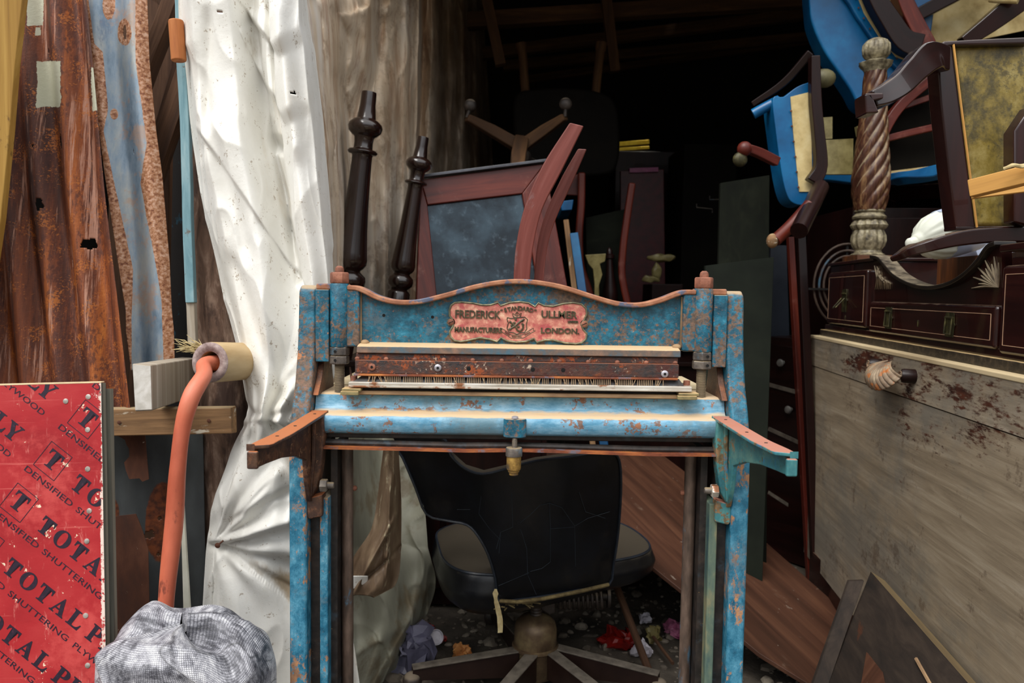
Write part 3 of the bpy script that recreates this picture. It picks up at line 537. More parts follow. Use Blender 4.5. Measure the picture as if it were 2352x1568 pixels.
E_.build('coat_of_arms', 'letter_brass', plate)
L2 = MB()
text_mb('REGISTERED', 26 * K * 1.38, .0008, flat(1155, 605, 0), L2, 150 * K); text_mb('TRADE', 26 * K * 1.38, .0008, flat(1010, 560, -.6), L2, 90 * K); text_mb('MARK', 26 * K * 1.38, .0008, flat(1315, 560, .55), L2, 90 * K)
L2.build('scroll_lettering', 'letter_brass', plate)
# ================================================================ light
w = bpy.data.worlds.new('overcast'); bpy.context.scene.world = w; w.use_nodes = True; nt = w.node_tree; bg = nt.nodes['Background']
tcn = nt.nodes.new('ShaderNodeTexCoord'); sp = nt.nodes.new('ShaderNodeSeparateXYZ'); nt.links.new(tcn.outputs['Generated'], sp.inputs[0])
rr = nt.nodes.new('ShaderNodeValToRGB'); nt.links.new(sp.outputs[2], rr.inputs[0]); e = rr.color_ramp.elements
e[0].position = 0; e[0].color = (.13, .12, .11, 1); e[1].position = .75; e[1].color = (1.0, 1.0, 1.0, 1); k = e.new(.16); k.color = (.22, .22, .22, 1); k = e.new(.36); k.color = (.85, .88, .92, 1)
nt.links.new(rr.outputs[0], bg.inputs[0]); bg.inputs[1].default_value = 1.35
sl = bpy.data.lights.new('soft_sun', 'SUN'); so = bpy.data.objects.new('soft_sun', sl); C.objects.link(so); sl.energy = 2.1; sl.angle = math.radians(35); sl.color = (1, .97, .92)
so.rotation_euler = (V(.42, .62, -1.0)).to_track_quat('-Z', 'Y').to_euler()
vs_ = bpy.context.scene.view_settings; vs_.view_transform = 'Standard'; vs_.look = 'None'; vs_.exposure = .35; vs_.gamma = 1; vs_.use_curve_mapping = False
# ================================================================ setting
def struct(name, mb, m, **k): return tag(mb.build(name, m, None, **k), kind='structure')
def fz(x, y): return .012 * noise.noise(V(x * 2.5, y * 2.5, 0)) + .005 * noise.noise(V(x * 9, y * 9, 3)) - .012
m = MB(); m.grid(150, 150, lambda u, v: (lambda x, y: V(x, y, fz(x, y)))(-4 + 8 * u, -.5 + 9 * v)); fl_ = struct('floor', m, 'dirt_floor')
m = MB(); m.bb(-4, 4, -6, -.5, -.1, -.015); struct('ground', m, 'street_ground')
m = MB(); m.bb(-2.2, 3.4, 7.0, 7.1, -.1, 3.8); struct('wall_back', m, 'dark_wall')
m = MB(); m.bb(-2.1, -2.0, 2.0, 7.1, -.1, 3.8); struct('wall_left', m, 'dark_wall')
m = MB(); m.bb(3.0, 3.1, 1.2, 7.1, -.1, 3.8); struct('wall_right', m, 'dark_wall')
m = MB(); vsx = []
m.grid(200, 2, lambda u, v: V(-2.4 + 5.8 * u, 2.7 + 4.5 * v, 2.45 + 1.26 * v + .02 * math.sin(u * 480))); struct('ceiling', m, 'roof_sheet', solid=.004)
RA = []
for i, (a, b, w_) in enumerate([((1110, 47), (1665, 12), .07), ((1400, 88), (1750, 45), .06), ((1410, 128), (1760, 95), .06), ((1415, 155), (1600, 130), .05)]):
    Y = 4.2 + i * .75; p, q = W(*a, Y), W(*b, Y + .1); d = (q - p).normalized(); p = p - d * (.6 if i == 0 else .8); q = q + d * 1.2
    m = MB(); m.beam(p, q, w_, w_ * 1.1); r_ = m.build('rafter', 'rafter'); tag(r_, ['front rough brown rafter under the roof', 'second rough rafter back under the roof', 'third rough rafter back under the roof', 'rearmost dark rafter under the roof'][i], 'rafter', 'rafters under the roof'); r_['kind'] = 'structure'
for i, (a, b) in enumerate([((1395, 20), (1412, 165)), ((1118, 0), (1150, 150))]):
    p, q = W(*a, 4.1 if i == 0 else 3.9), W(*b, 4.1 if i == 0 else 3.9); m = MB(); m.beam(p + (p - q) * .6, q, .05, .05)
    # roof struts come down from the rafters
    tag(m.build('roof_strut', 'rafter'), ['thin dark strut hanging from the front rafter over the upturned seat', 'pale edged strut beside the inner edge of the tarpaulin'][i], 'strut')['kind'] = 'structure'
# ================================================================ corrugated sheets at the left
def hole(c, rx, ry, seed):
    def f(px, py):
        dx, dy = (px - c[0]) / rx, (py - c[1]) / ry; r = math.hypot(dx, dy); a = math.atan2(dy, dx)
        return r < .75 + .4 * noise.noise(V(math.cos(a) * 1.6, math.sin(a) * 1.6, seed))
    return f
def sheet(rows, Y0, Y1, pitch, amp, nu, nv, holes, phase=0, ragged=None):
    """rows: [(py, left px, right px)]"""
    def pix(u, v):
        py = rows[0][0] + (rows[-1][0] - rows[0][0]) * v; l, r = interp(rows, py); return l + (r - l) * u, py
    def fn(u, v):
        px, py = pix(u, v); t = sm(v); y = Y0 + (Y1 - Y0) * v; wd = (interp(rows, py)[1] - interp(rows, py)[0])
        s_ = math.cos(2 * PI * ((px - interp(rows, py)[1]) / pitch + phase))
        p = W(px, py, y); p.y += -amp * (s_ + .0) + .004 * noise.noise(p * 3); return p
    m = MB(); m.grid(nu, nv, fn, lambda u, v: (lambda q: V(W(0, q[1], 1.8).z, q[0] / 1000, 0))(pix(u, v)), drop=lambda u, v: any(h(*pix(u, v)) for h in holes))
    return m, pix
def pxy(p):                              # where a point falls in the frame, for placing stains
    d = RC.transposed() @ (p - CAM); return 1176 - F * d.x / d.z, 784 + F * d.y / d.z
Hs = [hole((142, 325), 7, 22, 1), hole((99, 470), 10, 18, 2), hole((205, 562), 17, 15, 3), hole((85, 338), 2, 6, 4), hole((163, 600), 3, 12, 5), hole((103, 112), 2, 5, 6)]
m, _ = sheet([(-60, -40, 200), (450, -60, 250), (935, -80, 306), (1000, -80, 312)], 1.86, 1.78, 78, .016, 330, 330, Hs)
def patch(v, t):
    x, y = pxy(v); a = 0
    for (x0, x1, y0, y1) in ((82, 141, 138, 248), (60, 102, -30, 62), (210, 232, 155, 258), (78, 96, 60, 85)):
        d = min(x - x0, x1 - x, y - y0, y1 - y); a = max(a, sm((d + 14) / 30))
    return a
tag(m.build('corrugated_sheet', 'corrugated_rust', None, solid=.0012, attrs={'patch': patch}, ang=80), 'heavily rusted orange brown corrugated iron sheet with ragged holes and a pale patch', 'metal sheet')
Hs = [hole((286, 75), 9, 22, 1), hole((305, 347), 2, 8, 8), hole((388, 545), 5, 20, 9)]
m, _ = sheet([(-60, 195, 333), (0, 205, 336), (140, 214, 341), (300, 234, 357), (400, 247, 371), (600, 275, 388), (712, 290, 393), (760, 292, 398), (838, 300, 400), (850, 300, 401)], 1.92, 1.88, 95, .013, 150, 330, Hs, .3)
def rustm(v, t):
    x, y = pxy(v); l, r = interp([(-60, 195, 333), (140, 214, 341), (400, 247, 371), (600, 275, 388), (838, 300, 400)], y)
    wr = interp([(-60, 22), (150, 30), (330, 26), (420, 50), (500, 42), (690, 22), (838, 24)], y)[0]; wl = interp([(-60, 2), (100, 8), (120, 26), (250, 22), (300, 5), (520, 22), (620, 30), (740, 14), (838, 4)], y)[0]
    a = max(sm((x - (r - wr)) / 10 + .5), sm(((l + wl) - x) / 8 + .3))
    for cx_, cy, rx, ry in ((286, 75, 18, 34), (250, 10, 16, 40), (262, 262, 10, 14)): a = max(a, sm(1.4 - math.hypot((x - cx_) / rx, (y - cy) / ry)))
    return a
tag(m.build('corrugated_sheet', 'galvanised', None, solid=.0012, attrs={'rust': rustm}, ang=80), 'narrow blue grey galvanised corrugated sheet with rust eating its right edge', 'metal sheet')
Hs = [hole((344, 1228), 14, 11, 3), hole((364, 1192), 5, 5, 2), hole((285, 1325), 6, 7, 5), hole((362, 1275), 5, 4, 6)]
m, _ = sheet([(985, 235, 470), (1480, 235, 480), (1700, 235, 480)], 1.90, 1.86, 150, .012, 190, 250, Hs, .1)
tag(m.build('corrugated_sheet', 'dark_sheet', None, solid=.0012, attrs={'rust': lambda v, t: (lambda q: max(sm(1.5 - math.hypot((q[0] - 372) / 40, (q[1] - 1200) / 95)), sm(1.3 - math.hypot((q[0] - 250) / 30, (q[1] - 1180) / 50))))(pxy(v))}, ang=80), 'dark grey sheet with rust round its bolt holes under the wooden batten', 'metal sheet')
def plate_(pxs, Y, th=.002, nz=0):
    m = MB(); m.prism([W(a, b, Y if not isinstance(Y, tuple) else Y[i]) for i, (a, b) in enumerate(pxs)], V(0, th, 0), gx=(0, 0, 1)); return m
m = plate_([(255, 995), (275, 1003), (287, 1010), (290, 1020), (296, 1030), (297, 1048), (285, 1062), (289, 1080), (297, 1100), (320, 1098), (327, 1106), (342, 1100), (338, 1060), (333, 1000), (300, 992)], 1.82)
tag(m.build('rust_scrap', 'rust_strip'), 'torn flap of rusty iron hanging below the wooden batten', 'scrap')
m = plate_([(250, 1190), (268, 1185), (312, 1180), (326, 1215), (340, 1260), (344, 1440), (345, 1640), (255, 1640)], 1.80)
tag(m.build('iron_strip', 'rust_strip'), 'broad rusty iron strip standing behind the red board edge', 'strip')
# far left knotty plank, in front of the first sheet's left edge
m = plate_([(-60, -60), (58, -60), (44, 60), (34, 150), (22, 300), (12, 400), (2, 500), (-20, 650), (-60, 860), (-90, 1780), (-220, 1780), (-220, -60)], 1.70, .02)
tag(m.build('knotty_plank', 'yellow_plank', None, bevel=.002), 'golden brown knotty plank at the top corner over the rusted sheet', 'plank')
# planks and strips between the sheets and the tarpaulin
def stick(pts, w_, d_, mt, name, label, cat, nz=.0, up=(0, -1, 0), bev=.002, grp=None, b=None):
    P = [W(*p) for p in pts]; m = MB(); m.bar(smooth(P, 6) if len(P) > 2 else [P[0].lerp(P[1], i / 8) for i in range(9)], w_, d_, up)
    if nz: m.noisy(nz, 9); m.noisy(nz * .4, 30)
    return tag(m.build(name, mt, b, bevel=bev), label, cat, grp)
stick([(345, -60, 2.1), (330, 120, 2.1), (300, 1760, 2.1)], .16, .02, 'rough_brown', 'plank', 'wide shadowed plank behind the upper end of the diagonal braces', 'plank')
stick([(425, -60, 2.02), (300, 260, 2.02)], .035, .05, 'rough_brown', 'brace', 'upper diagonal brown brace crossing behind the galvanised sheet', 'brace', .002)
stick([(425, 110, 2.0), (345, 375, 2.0)], .022, .03, 'rough_brown', 'brace', 'thin diagonal lath between the two thicker braces', 'brace', .001)
stick([(440, 145, 1.98), (330, 470, 1.98)], .045, .04, 'rough_brown', 'brace', 'lower diagonal brown brace ending beside the blue strip', 'brace', .002)
stick([(400, -60, 2.25), (402, 500, 2.25), (410, 900, 2.25), (412, 1500, 2.25)], .14, .02, 'peeling_blue', 'peeling_board', 'dark upright board with flakes of teal paint behind the blue strip', 'board')
stick([(412, -60, 1.86), (418, 100, 1.86), (428, 320, 1.86), (434, 560, 1.86), (440, 695, 1.86)], .021, .02, 'blue_board', 'blue_strip', 'narrow upright strip of pale blue painted wood', 'strip', .0015)
stick([(440, 692, 1.865), (444, 790, 1.865)], .02, .018, 'timber_grey', 'bare_strip', 'bare grey broken end under the blue strip', 'strip', .001)
stick([(455, -40, 1.93), (455, 500, 1.93), (458, 860, 1.93)], .024, .02, 'rough_brown', 'lath', 'thin brown lath between blue strip and bark post', 'lath', .001)
m = MB(); P0, P1 = W(404, 46, 1.80), W(411, 141, 1.80); m.tube([P0, P0.lerp(P1, .5), P1], .0165, 16); tag(m.build('wood_peg', 'orange_block', None, bevel=.004), 'short orange brown wooden peg above the blue strip', 'peg')
# ragged bark post
m = MB(); P = [W(a, b, 1.95) for a, b in ((488, -40), (492, 300), (497, 640), (512, 900), (522, 1100), (520, 1300), (522, 1600), (522, 1800))]
P[-1].z = 0; m.tube(smooth(P, 16), .062, 28); m.noisy(.006, 7); m.noisy(.002, 40)
tag(m.build('tree_post', 'post_bark', None, ang=80), 'rough barked round post standing against the edge of the white tarpaulin', 'post')
m = MB(); P = [W(a, b, 1.97) for a, b in ((440, 985), (440, 1200), (438, 1450), (437, 1700))]; P[-1].z = 0; m.tube(smooth(P, 10), .034, 14); m.noisy(.004, 9)
tag(m.build('split_post', 'rough_brown', None, ang=80), 'darker split brown post between the hose and the bark post', 'post')
m = MB(); m.prism([W(412, 1062, 1.83), W(424, 1500, 1.80), W(442, 1500, 1.80), W(416, 1080, 1.83)], V(0, .008, 0), gx=(0, 0, 1)); tag(m.build('white_lath', mat('pale_lath', [(.3, 'c8c4b0'), (.7, 'e4e2d4')], 8)), 'thin pale tapering lath right beside the orange hose', 'lath')
# batten, timber block, bamboo, hose
m = MB(); m.beam(W(236, 968, 1.77), W(538, 965, 1.77), .035, .0625); m.v[4] += V(.0, 0, .004); tag(m.build('wood_batten', 'batten_old', None, bevel=.003), 'paint flecked wooden batten nailed flat across the sheets and post', 'batten')
bt = bpy.data.objects['wood_batten']
for a, b in ((274, 970), (480, 966)):
    p = W(a, b, 1.7515); m = MB(); m.lathe([(.004, 0), (.0045, .001), (.002, .002)], p, p - V(0, .002, 0), 10); m.build('nail', 'rust_strip', bt)
f0, f1, f2, f3 = W(303, 835, 1.60), W(347, 838, 1.60), W(350, 943, 1.60), W(310, 945, 1.60)
ext = W(452, 822, 1.95) - f1
m = MB(); m.prism([f0, f1, f2, f3], ext, gx=ext); blk = tag(m.build('timber_block', 'timber_grey', None, bevel=.003), 'grey square timber with a pale sawn end lying on the batten', 'timber')
m = MB(); m.prism([p - ext.normalized() * .001 for p in (f0 + V(.002, 0, -.002), f1 + V(-.001, 0, -.002), f2 + V(-.001, 0, .003), f3 + V(.001, 0, .003))], ext.normalized() * .002, gx=(1, 0, .4)); m.build('sawn_end', 'timber_end', blk)
bp0, bp1 = W(483, 832, 1.66), W(600, 828, 1.86); ax = (bp1 - bp0).normalized()
m = MB(); L_ = (bp1 - bp0).length + .25; m.lathe([(.024, .004), (.0425, 0), (.0435, .004), (.0425, .12), (.045, .3), (.045, L_), (.024, L_), (.024, .01)], bp0, bp0 + ax * L_, 32)
m.f = [f for f in m.f if len(f) == 4]; m.f += [tuple(7 * 32 + k for k in r) + tuple(k for k in r[::-1]) for r in [(i, (i + 1) % 32) for i in range(32)]]
bam = tag(m.build('bamboo_pole', 'bamboo', None, ang=50), 'short thick hollow bamboo tube poking out beside the tarpaulin', 'bamboo pole')
m = MB(); n_ = 32; M_, _l = frame(bp0, bp1); vv = []; 
for r, d in ((.0235, -.0008), (.043, -.0008)):
    for k in range(n_): vv.append(bp0 + M_ @ V(d, math.cos(2 * PI * k / n_) * r, math.sin(2 * PI * k / n_) * r))
m.add(vv, vv, [(k, (k + 1) % n_, n_ + (k + 1) % n_, n_ + k) for k in range(n_)]); m.build('cut_end', 'bamboo_end', bam, solid=.0006)
hp = [bp0 + ax * .16, bp0 + ax * .06 + V(0, 0, -.002), bp0 - ax * .012 + V(-.004, 0, -.004), W(468, 862, 1.60), W(440, 910, 1.56), W(420, 980, 1.55), W(408, 1080, 1.54), W(400, 1200, 1.54), W(386, 1330, 1.53), W(378, 1440, 1.52), W(372, 1600, 1.50), W(350, 1800, 1.48)]
hp[-1].z = .03; hs = smooth(hp, 10); m = MB(); m.tube(hs, [.0165 + .0012 * math.sin(i * .2) for i in range(len(hs))], 22)
tag(m.build('rubber_hose', 'hose_orange', None, ang=60), 'soot marked orange rubber hose bending out of the bamboo tube', 'hose')
m = MB()
for i in range(34):
    p = W(448 + random.uniform(-6, 22), 800 + random.uniform(-8, 6), 1.72); a = random.uniform(2.2, 3.6); L_ = random.uniform(.015, .05)
    q = p + V(math.cos(a) * L_, random.uniform(-.01, .01), math.sin(a) * L_ * .9); m.tube([p, p.lerp(q, .5) + V(0, 0, random.uniform(-.003, .006)), q], [.0009, .0008, .0004], 4)
tag(m.build('straw_tuft', 'straw'), 'tuft of dry straw sticking up behind the bamboo tube', 'straw', kind='stuff')
# ================================================================ red shuttering board
bY = 1.50; BL = [W(-120, 889, bY), W(232, 879, bY), W(243, 1600, bY - .04), W(243, 1900, bY - .05)]; BL[3].z = .0; BL[2] = BL[1].lerp(BL[3], .7); dirx = V(1, 0, 0)
Bt0, Bt1 = W(-160, 889, bY), W(232, 879, bY); Bb1 = W(246, 1720, bY - .09); Bb1.z = .0; 
bx_ = (Bt1 - Bt0).normalized(); bd_ = (Bb1 - Bt1).normalized(); H_ = (Bb1 - Bt1).length; Bb0 = Bt0 + bd_ * H_; nb = bd_.cross(bx_).normalized(); nb = nb if nb.y > 0 else -nb
m = MB(); m.prism([Bt0, Bt1, Bb1, Bb0], nb * .0006, gx=bx_); 
m = MB(); m.grid(60, 100, lambda u, v: Bt0 + bx_ * ((Bt1 - Bt0).length * u) + bd_ * H_ * v, lambda u, v: V((Bt1 - Bt0).length * u, H_ * v, 0))
brd = tag(m.build('plywood_board', 'red_ply', None, attrs={'wear': lambda v, t: (lambda q: max(sm((q[0] - 160) / 70) * sm((1080 - q[1]) / 120) * .62, sm((q[0] - 222) / 10) * .75))(pxy(v))}), 'red film faced shuttering plywood board printed with dark lettering', 'board')
m = MB(); m.prism([Bt0, Bt1, Bb1, Bb0], nb * .017, gx=bd_); m.xf(Matrix.Translation(nb * .0004)); m.build('plywood_core', 'ply_edge', brd)
m = MB(); m.beam(Bt0 + V(0, .006, .001), Bt1 + V(0, .006, .001), .013, .002); m.build('top_edge', 'pale_edge', brd)
m = MB(); w2_ = Bt1 + bx_ * .006 + nb * .020; m.prism([w2_ - bx_ * .4 - V(0, 0, .008), w2_ - V(0, 0, .012), w2_ + bd_ * (H_ - .02), w2_ - bx_ * .4 + bd_ * (H_ - .02)], nb * .014, gx=bd_)
tag(m.build('plywood_board', 'ply_edge', None), 'grey edged second plywood sheet standing behind the red board', 'board')
q_ = MB(); SC = bY / 1800 / 2.184; plb = plane(Bt0, Bt1, Bb1)
def bz(zx, zy): return R(zx / 2.184, 850 + zy / 2.184, plb)
AN = math.radians(39.5); ux, uy = math.cos(AN), math.sin(AN); eS = bx_ * ux + bd_ * uy; eT = -bx_ * uy + bd_ * ux
def rowlay(bx0, by0):
    o_ = bz(bx0, by0)
    def pl(s, t, x=0, y=0, z=0): return o_ + eS * ((s) * SC + x) + eT * (t * SC - y) - nb * (z + .0003)
    def line(a, b, w_=.0012): 
        p, q = pl(*a), pl(*b); q_.beam(p, q, w_, .0002, -nb)
    for a, b in (((-66, -74), (66, -74)), ((66, -74), (66, 74)), ((66, 74), (-66, 74)), ((-66, 74), (-66, -74))): line(a, b)
    def tx(txt, s, t, size, wd=None, bold=.0): text_mb(txt, size * SC, .0002, lambda x, y, z: pl(s, t, x, y, z), q_, wd * SC if wd else None, bold=bold)
    SERIF = {'T': '𝐓', 'O': '𝐎', 'A': '𝐀', 'L': '𝐋', 'P': '𝐏', 'Y': '𝐘'}
    tx(SERIF['T'], 0, 0, 132, bold=.0004)
    for per in (-1130, 0):
        for ch, s in zip('TOTALPLY', (184, 286, 388, 490, 590, 712, 800, 880)): tx(SERIF[ch], s + per, 12, 122, bold=.0006)
        tx('DENSIFIED', 62 + per, 112, 42, 300); tx('SHUTTERING', 432 + per, 112, 42, 375); tx('PLYWOOD', 800 + per, 112, 42, 285)
for k in range(-2, 6): rowlay(265 - 170 * k, 455 + 209 * k)
# trim lettering to the face of the board
bmq = bmesh.new(); vv = [bmq.verts.new(v) for v in q_.v]
for f in q_.f:
    try: bmq.faces.new([vv[i] for i in f])
    except ValueError: pass
for co, no in ((Bt1 - bx_ * .001, bx_), (Bt0 + bx_ * .001, -bx_), (Bt0 + bd_ * .001, -bd_), (Bb0 - bd_ * .001, bd_)):
    bmesh.ops.bisect_plane(bmq, geom=bmq.verts[:] + bmq.edges[:] + bmq.faces[:], plane_co=co, plane_no=no, clear_outer=True)
bmq.verts.index_update(); m = MB(); m.v = [v.co.copy() for v in bmq.verts]; m.t = [v.co.copy() * 3 for v in bmq.verts]; m.f = [tuple(v.index for v in f.verts) for f in bmq.faces]; bmq.free()
m.build('printed_lettering', 'print_ink', brd)
for zx, zy in ((330, 155), (443, 133), (440, 298), (440, 495), (448, 705), (436, 857), (430, 1230), (440, 1480)):
    p = bz(zx, zy); m = MB(); m.lathe([(.0052, 0), (.005, .001), (.003, .0016)], p, p - nb * .0016, 14); m.build('screw', 'steel_screw', brd)
# ================================================================ woven sack
def sack(u, v):
    a = 2 * PI * u; top_ = W(430, 1448, 1.34).z
    cx_, cy_ = W(430, 1500, 1.36).x, 1.37; rx = .134 + .038 * (1 - v) ** .7; ry = .11 + .03 * (1 - v)
    if v > .82: k = (v - .82) / .18; rx *= 1 - .95 * k ** 1.6; ry *= 1 - .95 * k ** 1.6
    z = top_ * min(1, v / .9) ** .9
    x = cx_ - .004 + rx * math.copysign(abs(math.cos(a)) ** .8, math.cos(a)) ; y = cy_ + ry * math.copysign(abs(math.sin(a)) ** .8, math.sin(a))
    p = V(x, y, z + (.018 * math.sin(a * 3 + 1) + .01 * math.cos(a * 5)) * v ** 3)
    p = p + noise.noise_vector(p * 6) * .012 + noise.noise_vector(p * 16) * .008; p.z -= max(0, (x - cx_)) * .18 * v
    cr_ = 1 - abs(noise.noise(p * 7 + V(3, 1, 2))) * 2; p = p - V(0, 1, 0) * .012 * max(0, cr_) ** 3; p.z = max(p.z, .002); return p
m = MB(); m.grid(160, 130, sack, lambda u, v: V(u * 1.0, v * .55, 0)); m.f.append(tuple(range(160)))
tag(m.build('woven_sack', 'woven_sack', None, ang=80), 'filled grey white woven plastic sack standing in front of the hose', 'sack')
# ================================================================ tarpaulins
def curtain(rows, name, mt, label, nu, nv, ridges=(), cat='tarpaulin', dirt=None, wr=.006, holes=(), par=None):
    """rows: [(py, [(px, Y), ...])] same number of columns in every row"""
    y0, y1 = rows[0][0], rows[-1][0]; nc = len(rows[0][1])
    def at(u, v):
        py = y0 + (y1 - y0) * v; k = max(i for i in range(len(rows) - 1) if rows[i][0] <= py + 1e-6); a, b = rows[k], rows[k + 1]; t = (py - a[0]) / (b[0] - a[0])
        i = min(int(u * (nc - 1)), nc - 2); s_ = u * (nc - 1) - i
        def g(r, j): j = max(0, min(nc - 1, j)); return rows[r][1][j]
        def row(r):
            x = g(r, i)[0] + (g(r, i + 1)[0] - g(r, i)[0]) * s_; c = (1 - math.cos(PI * s_)) / 2; return x, g(r, i)[1] + (g(r, i + 1)[1] - g(r, i)[1]) * (c * .7 + s_ * .3)
        def cub(q, n):
            p0 = row(max(0, k - 1))[n]; p1 = row(k)[n]; p2 = row(k + 1)[n]; p3 = row(min(len(rows) - 1, k + 2))[n]
            return .5 * (2 * p1 + (p2 - p0) * t + (2 * p0 - 5 * p1 + 4 * p2 - p3) * t * t + (3 * p1 - p0 - 3 * p2 + p3) * t ** 3)
        x = cub(0, 0); Y = cub(0, 1)
        p = W(x, py, Y); q = p * 5; q.z *= .45
        r1 = (1 - abs(noise.noise(q)) * 2); r2 = 1 - abs(noise.noise(q * 2.3 + V(5, 5, 5))) * 2
        d = wr * (max(0, r1) ** 2.5 * 1.8 + max(0, r2) ** 3) + wr * 2 * noise.noise(p * 4)
        for f in ridges: d += f(x, py)
        p.y -= d; return p
    m = MB(); m.grid(nu, nv, at, lambda u, v: V(u * 1.2, 0, v * 1.6) if False else at(u, v), drop=(lambda u, v: any(h(*pxy(at(u, v))) for h in holes)) if holes else None)
    o = m.build(name, mt, par, solid=.0012, ang=85, attrs={'dirt': (lambda v, t: dirt(*pxy(v))) if dirt else (lambda v, t: 0)})
    return tag(o, label, cat) if label else o
def crease(x0, y0, x1, y1, w_, d, fade=60):
    L_ = math.hypot(x1 - x0, y1 - y0); ux_, uy_ = (x1 - x0) / L_, (y1 - y0) / L_
    def f(x, y):
        s_ = (x - x0) * ux_ + (y - y0) * uy_; n_ = -(x - x0) * uy_ + (y - y0) * ux_
        if s_ < -fade or s_ > L_ + fade or abs(n_) > 4 * w_: return 0
        e_ = sm((s_ + fade) / fade) * sm((L_ + fade - s_) / fade); return d * e_ * math.exp(-(n_ / w_) ** 2)
    return f
def radial(cx_, cy, r0, r1, k, a, ph=0, lo=-9, hi=9):
    def f(x, y):
        r = math.hypot(x - cx_, y - cy); th = math.atan2(y - cy, x - cx_)
        if r > r1 or th < lo or th > hi: return 0
        return a * sm(r / r0) * sm((r1 - r) / (r1 * .6)) * math.sin(k * th + ph)
    return f
def step_(x0, y0, x1, y1, d, w_=14, reach=150, fade=40):     # one side of a fold stands proud of the other
    L_ = math.hypot(x1 - x0, y1 - y0); ux_, uy_ = (x1 - x0) / L_, (y1 - y0) / L_
    def f(x, y):
        s_ = (x - x0) * ux_ + (y - y0) * uy_; n_ = -(x - x0) * uy_ + (y - y0) * ux_
        e_ = sm((s_ + fade) / fade) * sm((L_ + fade - s_) / fade)
        return d * e_ * sm(n_ / w_ + .5) * sm((reach - n_) / reach)
    return f
rows = [(-60, [(413, 1.86), (450, 1.75), (525, 1.73), (590, 1.84), (604, 1.74), (650, 1.70), (684, 1.74), (702, 1.92)]),
        (120, [(422, 1.86), (450, 1.75), (535, 1.73), (606, 1.84), (618, 1.74), (655, 1.69), (700, 1.73), (722, 1.90)]),
        (330, [(446, 1.86), (475, 1.75), (560, 1.72), (632, 1.84), (642, 1.75), (680, 1.69), (725, 1.73), (745, 1.90)]),
        (520, [(480, 1.86), (515, 1.75), (590, 1.71), (668, 1.83), (676, 1.75), (705, 1.69), (745, 1.73), (762, 1.90)]),
        (700, [(522, 1.86), (548, 1.75), (610, 1.71), (680, 1.77), (700, 1.75), (728, 1.70), (760, 1.74), (775, 1.90)]),
        (860, [(560, 1.84), (580, 1.76), (615, 1.72), (655, 1.76), (680, 1.74), (705, 1.74), (730, 1.77), (770, 1.88)]),
        (955, [(570, 1.82), (586, 1.75), (606, 1.71), (625, 1.745), (645, 1.70), (668, 1.74), (690, 1.80), (720, 1.86)]),
        (1040, [(536, 1.84), (560, 1.78), (600, 1.74), (640, 1.75), (670, 1.75), (700, 1.77), (730, 1.80), (760, 1.86)]),
        (1150, [(498, 1.86), (520, 1.79), (580, 1.74), (630, 1.74), (670, 1.76), (710, 1.80), (750, 1.84), (770, 1.90)]),
        (1240, [(478, 1.86), (502, 1.83), (560, 1.78), (620, 1.75), (670, 1.76), (710, 1.80), (750, 1.84), (790, 1.90)]),
        (1330, [(472, 1.86), (500, 1.81), (550, 1.78), (610, 1.78), (670, 1.80), (710, 1.82), (760, 1.86), (800, 1.92)]),
        (1700, [(465, 1.86), (500, 1.78), (560, 1.76), (610, 1.79), (670, 1.77), (720, 1.81), (780, 1.84), (840, 1.92)])]
rid = [crease(606, -60, 641, 330, 8, -.045, 30), crease(641, 330, 690, 640, 8, -.04, 30), crease(650, 40, 690, 330, 16, .012), crease(720, 120, 765, 560, 7, -.02, 30), step_(630, 110, 520, -40, .03, 10, 160), step_(648, 262, 560, 90, .022, 10, 120), crease(480, 60, 470, 330, 12, -.012), crease(450, 150, 560, 560, 16, -.014), crease(540, 620, 640, 900, 14, -.012), step_(735, 700, 480, 330, .02, 12, 260, 60),
       crease(600, 60, 625, 200, 12, .012), crease(560, 260, 600, 420, 10, -.01), crease(600, 960, 700, 965, 8, .014), crease(600, 960, 690, 1010, 14, -.015), crease(600, 960, 660, 860, 10, .012), crease(560, 980, 500, 1160, 10, .015),
       radial(492, 1248, 120, 330, 15, .013, .5, -1.25, .62), radial(492, 1248, 90, 260, 11, .006, 0, .6, 1.6), crease(500, 1250, 690, 1360, 12, -.022, 20), crease(498, 1242, 700, 1180, 11, .014, 20), crease(498, 1235, 640, 1080, 14, .014, 20), crease(530, 1205, 600, 1130, 7, -.012), crease(560, 1180, 680, 1120, 9, -.012),
       radial(595, 960, 60, 150, 9, .008)]
tarp = curtain(rows, 'tarpaulin', 'white_tarp', 'bright white plastic tarpaulin bunched and nailed to the bark post', 230, 420, rid, wr=.007,
    dirt=lambda x, y: .55 * sm(1.2 - math.hypot((x - 660) / 40, (y - 1050) / 130)) + .6 * sm(1 - abs((y - 1250) - (x - 500) * .55) / 60) * sm((x - 520) / 60) + .35 * sm((y - 1250) / 100) * sm((x - 600) / 80) + .45 * sm((x - 600) / 100) * sm((y - 640) / 200) * sm((980 - y) / 80) + .5 * sm(1.2 - math.hypot((x - 575) / 60, (y - 110) / 60)),
    holes=[hole((672, 214), 9, 6, 4), hole((505, 27), 9, 4, 7)])
m = MB(); p = W(500, 1252, 1.765); m.lathe([(.006, 0), (.0065, .001), (.003, .003)], p, p - V(0, .003, 0), 12); m.beam(p, p + V(0, .12, 0), .003, .003); tag(m.build('nail', 'rust_strip'), 'rusty nail head pinning the gathered white tarpaulin', 'nail')
TX = [(690, 2.05), (740, 2.45), (800, 2.82), (850, 2.96), (880, 3.05), (930, 3.22), (962, 3.34), (975, 3.6), (990, 3.55), (1030, 3.9), (1060, 4.05), (1085, 4.4), (1110, 5.0)]
def trow(py, shift, wob): return (py, [(a + sh, b + wo) for (a, b), sh, wo in zip(TX, shift, wob)])
